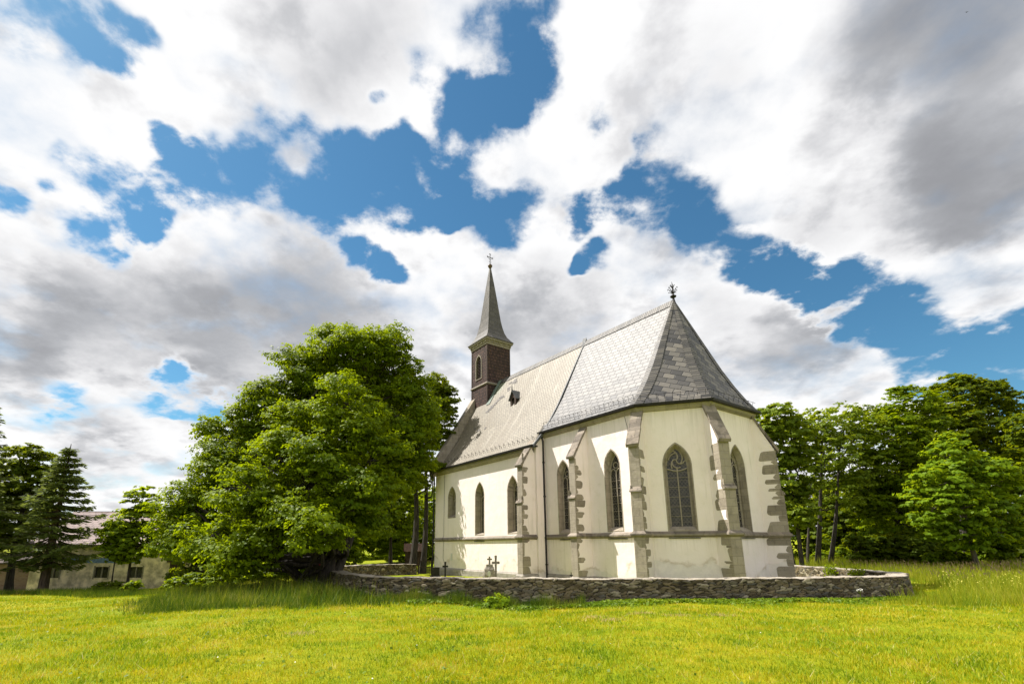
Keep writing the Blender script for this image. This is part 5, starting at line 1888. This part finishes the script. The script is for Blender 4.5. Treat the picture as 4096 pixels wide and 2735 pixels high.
grove("young_ash", "bright green young ash on a pale stem in front of the wood", 3905, 32.5, [(3805, 1830, 65, 75, 32.5), (3750, 1940, 85, 75, 32), (3850, 1920, 95, 80, 32.3), (3945, 1910, 80, 80, 33), (3730, 2030, 85, 80, 32), (3830, 2040, 100, 80, 31.6), (3950, 2030, 85, 85, 32.5), (3780, 2130, 75, 55, 32), (3880, 2140, 85, 60, 31.8), (3990, 2130, 60, 60, 32.5)], 'bright', 75,
      bark='bark_pale', stems=[(3912, 3820, 1900, .15)], leaf=.25, per=80, clump=(.45, .85), fill=.25)
grove("leafy_tree", "dark tree leaning in from the right edge of the picture", 4140, 38, [(4130, 1900, 90, 110, 38), (4150, 2060, 90, 110, 38), (4080, 2130, 80, 60, 37.5), (4200, 1750, 100, 120, 39)], 'dark', 76, r=.2)
grove("leafy_tree", "thin shaded sapling right of the young ash stem", 3990, 34, [(4000, 2140, 60, 45, 34), (4040, 2190, 50, 35, 33.5), (3970, 2200, 50, 40, 34)], 'maple', 77, r=.05, clump=(.35, .6), per=60)
for i, (u, D, top, sp, lab) in enumerate((
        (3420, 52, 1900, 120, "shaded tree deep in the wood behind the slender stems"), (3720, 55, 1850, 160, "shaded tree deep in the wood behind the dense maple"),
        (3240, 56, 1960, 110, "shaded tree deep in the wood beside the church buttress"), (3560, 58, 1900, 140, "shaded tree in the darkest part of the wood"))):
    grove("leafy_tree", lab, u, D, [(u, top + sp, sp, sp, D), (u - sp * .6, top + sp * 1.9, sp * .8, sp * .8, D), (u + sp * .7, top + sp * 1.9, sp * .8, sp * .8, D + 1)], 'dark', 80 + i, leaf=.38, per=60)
for i, (u, D, wp, hp, lf, lab) in enumerate((
        (3450, 39, 90, 120, 'dark', "dark bush under the slender trees"), (3560, 39, 110, 130, 'dark', "broad dark bush at the foot of the dense maple"), (3680, 38, 110, 120, 'ash', "grey-green bush left of the young ash"),
        (3790, 34, 90, 90, 'maple', "leafy bush at the foot of the young ash"), (4060, 39, 100, 60, 'back', "yellow-green bush at the right edge of the picture"), (3340, 46, 90, 60, 'back', "sunlit undergrowth bush behind the two slender stems"))):
    shrub("shrub", lab, u, D, wp, hp, lf, 90 + i, group="bushes at the edge of the wood", leaf=.22)

# ------------------------------------------------------------------ grass
def inside(x, y, poly):
    r = np.zeros(len(x), bool)
    n = len(poly)
    for i in range(n):
        (x1, y1), (x2, y2) = poly[i], poly[(i + 1) % n]
        c = ((y1 > y) != (y2 > y)) & (x < (x2 - x1) * (y - y1) / (y2 - y1 + 1e-12) + x1)
        r ^= c
    return r


YARD = front + [(4.5, 47.3), (-5.2, 41.4), (-8.4, 39), (-9.9, 35.5), (-9.6, 31), (-7.9, 26.4)]


def blades(name, label, x, y, h, wd, m, rng, lean=.5, kind="stuff"):
    n = len(x)
    z = ground_z(x, y)
    a = rng.uniform(0, 2 * math.pi, n)
    dx_, dy_ = np.cos(a), np.sin(a)
    tilt = rng.uniform(0.05, lean, n) * h
    b = rng.uniform(0, 2 * math.pi, n)
    v = np.empty((n, 3, 3), np.float32)
    v[:, 0] = np.stack((x - dx_ * wd, y - dy_ * wd, z - .01), 1)
    v[:, 1] = np.stack((x + dx_ * wd, y + dy_ * wd, z - .01), 1)
    v[:, 2] = np.stack((x + np.cos(b) * tilt, y + np.sin(b) * tilt, z + h), 1)
    o = raw_mesh(name, v.reshape(-1, 3), 3, m)
    return tag(o, label, "grass", kind=kind)


B_lawn = m_blade("lawn_blades", [(0, (.070, .165, .002)), (.25, (.17, .275, .003)), (.5, (.34, .365, .004)), (.75, (.50, .41, .008)), (.9, (.58, .46, .06)), (1, (.70, .58, .22))])
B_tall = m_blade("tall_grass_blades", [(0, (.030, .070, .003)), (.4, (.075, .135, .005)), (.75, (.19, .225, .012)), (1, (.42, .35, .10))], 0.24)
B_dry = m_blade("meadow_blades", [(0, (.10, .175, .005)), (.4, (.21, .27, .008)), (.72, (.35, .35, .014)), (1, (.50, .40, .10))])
B_weed = m_blade("weed_leaves", [(0, (.065, .13, .003)), (.5, (.14, .22, .004)), (1, (.26, .31, .007))])
rng = np.random.default_rng(17)
N = 520000
D = 3.6 * (40 / 3.6) ** rng.uniform(0, 1, N)
x = rng.uniform(-1, 1, N) * (1.30 * D + 7.0)
keep = ~inside(x, D, YARD)
x, D = x[keep], D[keep]
pat = (.5 + .5 * np.sin(x * 1.9 + 2 * np.sin(D * 1.3)) * np.sin(D * 2.3 + x)) * .5 + (.5 + .5 * np.sin(x * 9.3 + 2 * np.sin(D * 6.1)) * np.sin(D * 8.3 + 3 * np.sin(x * 4))) * .7
h = (.016 + .032 * rng.random(len(x)) + .036 * pat) * (1 + .012 * D)
blades("grass", "short mown yellow-green grass of the meadow", x, D, h, .0028 + .00052 * D, B_lawn, rng, 1.1)

n = 2600
D = 4.2 * (22 / 4.2) ** rng.uniform(0, 1, n)
x = rng.uniform(-1, 1, n) * (1.28 * D + 2)
keep = ~inside(x, D, YARD)
x, D = x[keep], D[keep]
blades("dry_stalks", "scattered dry straw stalks lying in the mown meadow", x, D, rng.uniform(.04, .13, len(x)), .0022 + .0003 * D, m_blade("straw", [(0, (.42, .33, .10)), (1, (.72, .62, .30))]), rng, 2.6)
n = 5200
D = 4.2 * (20 / 4.2) ** rng.uniform(0, 1, n)
x = rng.uniform(-1, 1, n) * (1.28 * D + 2)
keep = (~inside(x, D, YARD)) & (np.sin(x * 1.1 + 2 * np.sin(D * .9)) * np.sin(D * 1.7 + x * .6) > .15)
x, D = x[keep], D[keep]
c = np.stack((x, D, ground_z(x, D) + rng.uniform(.03, .08, len(x))), 1)
tag(raw_mesh("clover", leaf_quads(c, rng.normal(size=c.shape) * .4 + np.array((0, -.2, 1)), .05, .9, rng), 4, B_weed), "dark green clover leaves in patches of the mown meadow", "clover", kind="stuff")
k = rng.choice(len(x), 30, replace=False)
c = np.stack((x[k], D[k], ground_z(x[k], D[k]) + .10), 1)
tag(raw_mesh("daisies", leaf_quads(c, rng.normal(size=c.shape) * .3 + np.array((0, -.4, 1)), .022, 1, rng), 4, m_plain("daisy_white", (.8, .78, .7), .8, var=.1)), "tiny white flowers dotted over the mown meadow", "flowers", kind="stuff")

cx_l, cy_l = [], []
for u, v, sz in ((1775, 2432, .42), (1215, 2490, .3), (2360, 2432, .3), (2440, 2446, .34), (2560, 2428, .3), (2700, 2438, .28), (2880, 2436, .3)):
    Dq = 1.65 * 1929 / (v - 2190) * .985
    qx_, qy_ = at(u, v, Dq)[:2]
    cx_l.append(qx_ + rng.normal(0, sz * .6, 150))
    cy_l.append(qy_ + rng.normal(0, sz * .4, 150))
x, D = np.concatenate(cx_l), np.concatenate(cy_l)
keep = ~inside(x, D, YARD)
x, D = x[keep], D[keep]
blades("dry_clippings", "small patches of pale dry mown clippings on the meadow", x, D, rng.uniform(.03, .08, len(x)), .007, m_blade("dry_clipping_straw", [(0, (.42, .31, .12)), (1, (.70, .56, .26))], 0.5), rng, 2.4)


def edge_fade(x, y, poly, w_):
    d = np.full(len(x), 9.0)
    for i in range(len(poly)):
        a, b = np.array(poly[i]), np.array(poly[(i + 1) % len(poly)])
        ab = b - a
        t = np.clip(((x - a[0]) * ab[0] + (y - a[1]) * ab[1]) / (ab @ ab), 0, 1)
        d = np.minimum(d, np.hypot(x - a[0] - t * ab[0], y - a[1] - t * ab[1]))
    wob = .5 + .5 * np.sin(x * 3.1 + 1.7 * np.sin(y * 2.3)) * np.sin(y * 2.7 + x)
    return np.clip(d / (w_ * (.4 + wob)), 0.12, 1)


def scatter(poly, n, rng):
    p = np.array(poly)
    x = rng.uniform(p[:, 0].min(), p[:, 0].max(), n * 3)
    y = rng.uniform(p[:, 1].min(), p[:, 1].max(), n * 3)
    k = inside(x, y, poly)
    return x[k][:n], y[k][:n]


TG = [(-10.2, 15.2), (-8.0, 14.5), (-5.2, 14.6), (-3.0, 15.7), (-2.0, 16.9), (-3.6, 17.7), (-4.6, 18.6), (-6.4, 21), (-8, 25.5), (-11, 27.5), (-15.5, 26.5), (-13.5, 20)]
x, y = scatter(TG, 24000, rng)
x, y = x + rng.normal(0, .30, len(x)), y + rng.normal(0, .22, len(y))
k = ~inside(x, y, YARD)
x, y = x[k], y[k]
cl = .45 + .55 * (.5 + .5 * np.sin(x * 4.7 + 2.2 * np.sin(y * 3.1)) * np.sin(y * 5.3 + 1.5 * np.sin(x * 2.9)))
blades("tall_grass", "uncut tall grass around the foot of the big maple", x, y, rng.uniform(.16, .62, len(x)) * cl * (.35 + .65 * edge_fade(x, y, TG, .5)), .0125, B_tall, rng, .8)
k = rng.choice(len(x), 900, replace=False)
blades("tall_grass", "thin dry seed stalks rising above the uncut grass by the maple", x[k], y[k], rng.uniform(.45, .85, 900), .006, B_dry, rng, .45)
TR = [(12.3, 16.4), (13.2, 14.6), (15.8, 13.9), (20, 14.6), (30, 17), (44, 30), (40, 36), (24, 36), (23.2, 28), (21, 23.5), (17.4, 19.2), (15.6, 17.7)]
x, y = scatter(TR, 46000, rng)
x, y = x + rng.normal(0, .25, len(x)), y + rng.normal(0, .20, len(y))
k = ~inside(x, y, YARD)
x, y = x[k], y[k]
cl = .5 + .5 * (.5 + .5 * np.sin(x * 4.1 + 2.2 * np.sin(y * 3.3)) * np.sin(y * 4.9 + 1.5 * np.sin(x * 2.7)))
edge = np.clip(1.2 - np.abs(x - 13) * .0, .6, 1)
blades("tall_grass", "uncut flowering meadow strip right of the wall corner", x, y, rng.uniform(.25, .80, len(x)) * cl * edge_fade(x, y, TR, .6), .0085, B_dry, rng, .6)
# seed heads and yellow umbels above it
k = rng.choice(len(x), 2600, replace=False)
px, py = x[k] + rng.normal(0, .05, 2600), y[k]
pz = ground_z(px, py) + rng.uniform(.45, .85, 2600)
col = py < 21 + .18 * (px - 14)
for nm, lb, sel, mt_, L_, W_ in (("flowers", "pale yellow flower heads over the meadow strip", col, m_plain("yellow_umbels", (.50, .45, .08), .8, var=.2), .030, 1.0),
                                 ("seed_heads", "brown grass seed heads along the back of the meadow strip", ~col, m_plain("brown_seed_heads", (.23, .155, .095), .9, var=.3), .20, .16)):
    c = np.stack((px[sel], py[sel], pz[sel]), 1)
    n = len(c)
    if nm == "flowers":
        v = leaf_quads(c, rng.normal(size=(n, 3)) * .4 + np.array((0, -.2, 1)), L_, W_, rng)
    else:
        q = np.empty((n, 4, 3))
        l = rng.uniform(.12, .24, (n, 1)) * np.array((0, 0, 1.0)) + rng.normal(size=(n, 3)) * .05
        s = np.array((1.0, 0, 0)) * .016
        q[:, 0], q[:, 1], q[:, 2], q[:, 3] = c - l / 2, c + s, c + l / 2, c - s
        v = q.reshape(-1, 3)
    tag(raw_mesh(nm, v, 4, mt_), lb, "flowers" if nm == "flowers" else "grass", kind="stuff")
# seed-headed grass beyond the wall, in front of the wood
x, y = scatter([(23.4, 26), (26, 27), (44, 38), (40, 46), (24, 46), (23.6, 36)], 16000, rng)
blades("tall_grass", "rough grass in front of the wood", x, y, rng.uniform(.3, .9, len(x)), .012, B_dry, rng, .4)
x, y = scatter([(-40, 36), (-25, 34.5), (-14, 28), (-15, 25), (-22, 29), (-40, 33)], 16000, rng)
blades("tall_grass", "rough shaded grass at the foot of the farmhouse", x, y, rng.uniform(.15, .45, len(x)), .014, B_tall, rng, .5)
# broad-leaved weeds along the foot of the wall
n = 15000
s = rng.uniform(-2.4, 15.3, n)
fx = np.array([p[0] for p in front])[4:15]
fy = np.array([p[1] for p in front])[4:15]
y0 = np.interp(s, fx, fy)
y = y0 - .16 - np.abs(rng.normal(0, .40, n)) * (1 + .5 * np.sin(s * 1.7))
zw = ground_z(s, y) + rng.uniform(.005, .10, n)
c = np.stack((s, y, zw), 1)
v = leaf_quads(c, rng.normal(size=(n, 3)) * .5 + np.array((0, -.2, .9)), .10, .6, rng)
tag(raw_mesh("weeds", v, 4, B_weed), "broad-leaved green weeds along the foot of the stone wall", "weeds", kind="stuff")
s = rng.uniform(-3.2, 3.4, 5200)
y0 = np.interp(s, fx, fy)
y = y0 - .15 - np.abs(rng.normal(0, .25, len(s)))
blades("tall_grass", "clumps of tall grass leaning on the left part of the wall", s, y, rng.uniform(.12, .60, len(s)) * (.5 + .5 * np.sin(s * 2.2) ** 2), .007, B_tall, rng, .6)
shrub("nettle_clump", "bright green nettle clump against the wall below the graves", 1985, 16.35, 26, 30, 'bright', 111, group="plants along the wall", leaf=.09, cat="plant")
for i, (u, D, lab) in enumerate(((3325, 30.5, "yellow-green weed growing on the far inner wall, nearer the church"), (3425, 27.6, "yellow-green weed growing on the far inner wall, nearer the corner"))):
    bx_, by_ = at(u, 2290, D)[:2]
    rngp = np.random.default_rng(120 + i)
    r_ = thing("wall_weed", lab, "plant", (bx_, by_, .05), 0, "weeds on the inner wall")
    c = rngp.normal(size=(220, 3)) * np.array((.22, .12, .16)) + np.array((0, 0, .25))
    raw_mesh("leaves", leaf_quads(c, rngp.normal(size=(220, 3)) + np.array((0, -.3, .8)), .14, .6, rngp), 4, LEAF['back'], r_)
    mb = MB()
    for q in range(5):
        mb.tube([(0, 0, -.3), (rngp.normal() * .12, 0, .1), (rngp.normal() * .2, 0, .4)], [.012, .01, .005], 4)
    mb.build("stem", M['bark_pale'], r_)
# a white umbel by the wall and dead branches by the maple
x_, y_ = at(3440, 2380, 16.6)[:2]
um = thing("wild_carrot", "single white-flowered umbel standing before the right part of the wall", "plant", (x_, y_, gz(x_, y_)))
mb = MB()
mb.tube([(0, 0, 0), (.02, 0, .25), (0, 0, .36)], [.012, .01, .006], 5)
rnd = random.Random(3)
for q in range(7):
    mb.tube([(0, 0, .30), (rnd.uniform(-.08, .08), rnd.uniform(-.06, .06), .41)], .004, 4)
mb.build("stem", B_weed, um)
rngp = np.random.default_rng(8)
c = rngp.normal(size=(40, 3)) * np.array((.055, .05, .02)) + np.array((0, 0, .42))
raw_mesh("flower_head", leaf_quads(c, rngp.normal(size=(40, 3)) * .3 + np.array((0, -.3, 1)), .022, 1, rngp), 4, m_plain("white_petals", (.75, .74, .66), .8, var=.1), um)
mb = MB()
rnd = random.Random(12)
x_, y_ = at(1262, 2330, 20.6)[:2]
zb2 = gz(x_, y_)
for q in range(26):
    a = np.array((rnd.uniform(-.45, .5), rnd.uniform(-.3, .3), rnd.uniform(.0, .25)))
    d = np.array((rnd.uniform(-1, 1), rnd.uniform(-.4, .4), rnd.uniform(-.1, .55)))
    L = rnd.uniform(.3, .75)
    mb.tube([a, a + d * L * .5 + np.array((0, 0, .05)), a + d * L], [.016, .012, .005], 5)
tag(mb.build("dead_branches", M['bark_pale'], None, loc=(x_, y_, zb2)), "heap of pale dead branches left of the maple trunk", "branches")
mk = MB()
mk.box(-.09, .09, -.01, .01, -.08, .08)
x_, y_, z_ = at(1284, 2262, 21.78)
tag(mk.build("trail_mark", m_plain("red_paint", (.24, .02, .02), .7, var=.2), None, loc=(x_, y_, z_)), "red painted trail mark on the maple trunk", "sign")
# a bird high over the wood
x_, y_, z_ = at(3867, 50, 120)
mb = MB()
mb.tube([(-.22, 0, 0), (-.08, 0, .02), (.12, 0, .02), (.24, 0, .0)], [.02, .07, .06, .01], 6)
for s in (-1, 1):
    a = [(-.06, 0, .03), (.09, 0, .03), (.04, s * .28, .14), (-.05, s * .55, .08)]
    mb.prism(a if s > 0 else a[::-1], (0, 0, .015))
bd = mb.build("bird", M['iron'], None, loc=(x_, y_, z_))
bd.rotation_euler = (R(20), R(10), R(70))
tag(bd, "small dark bird high in the cloud at the upper right", "bird")
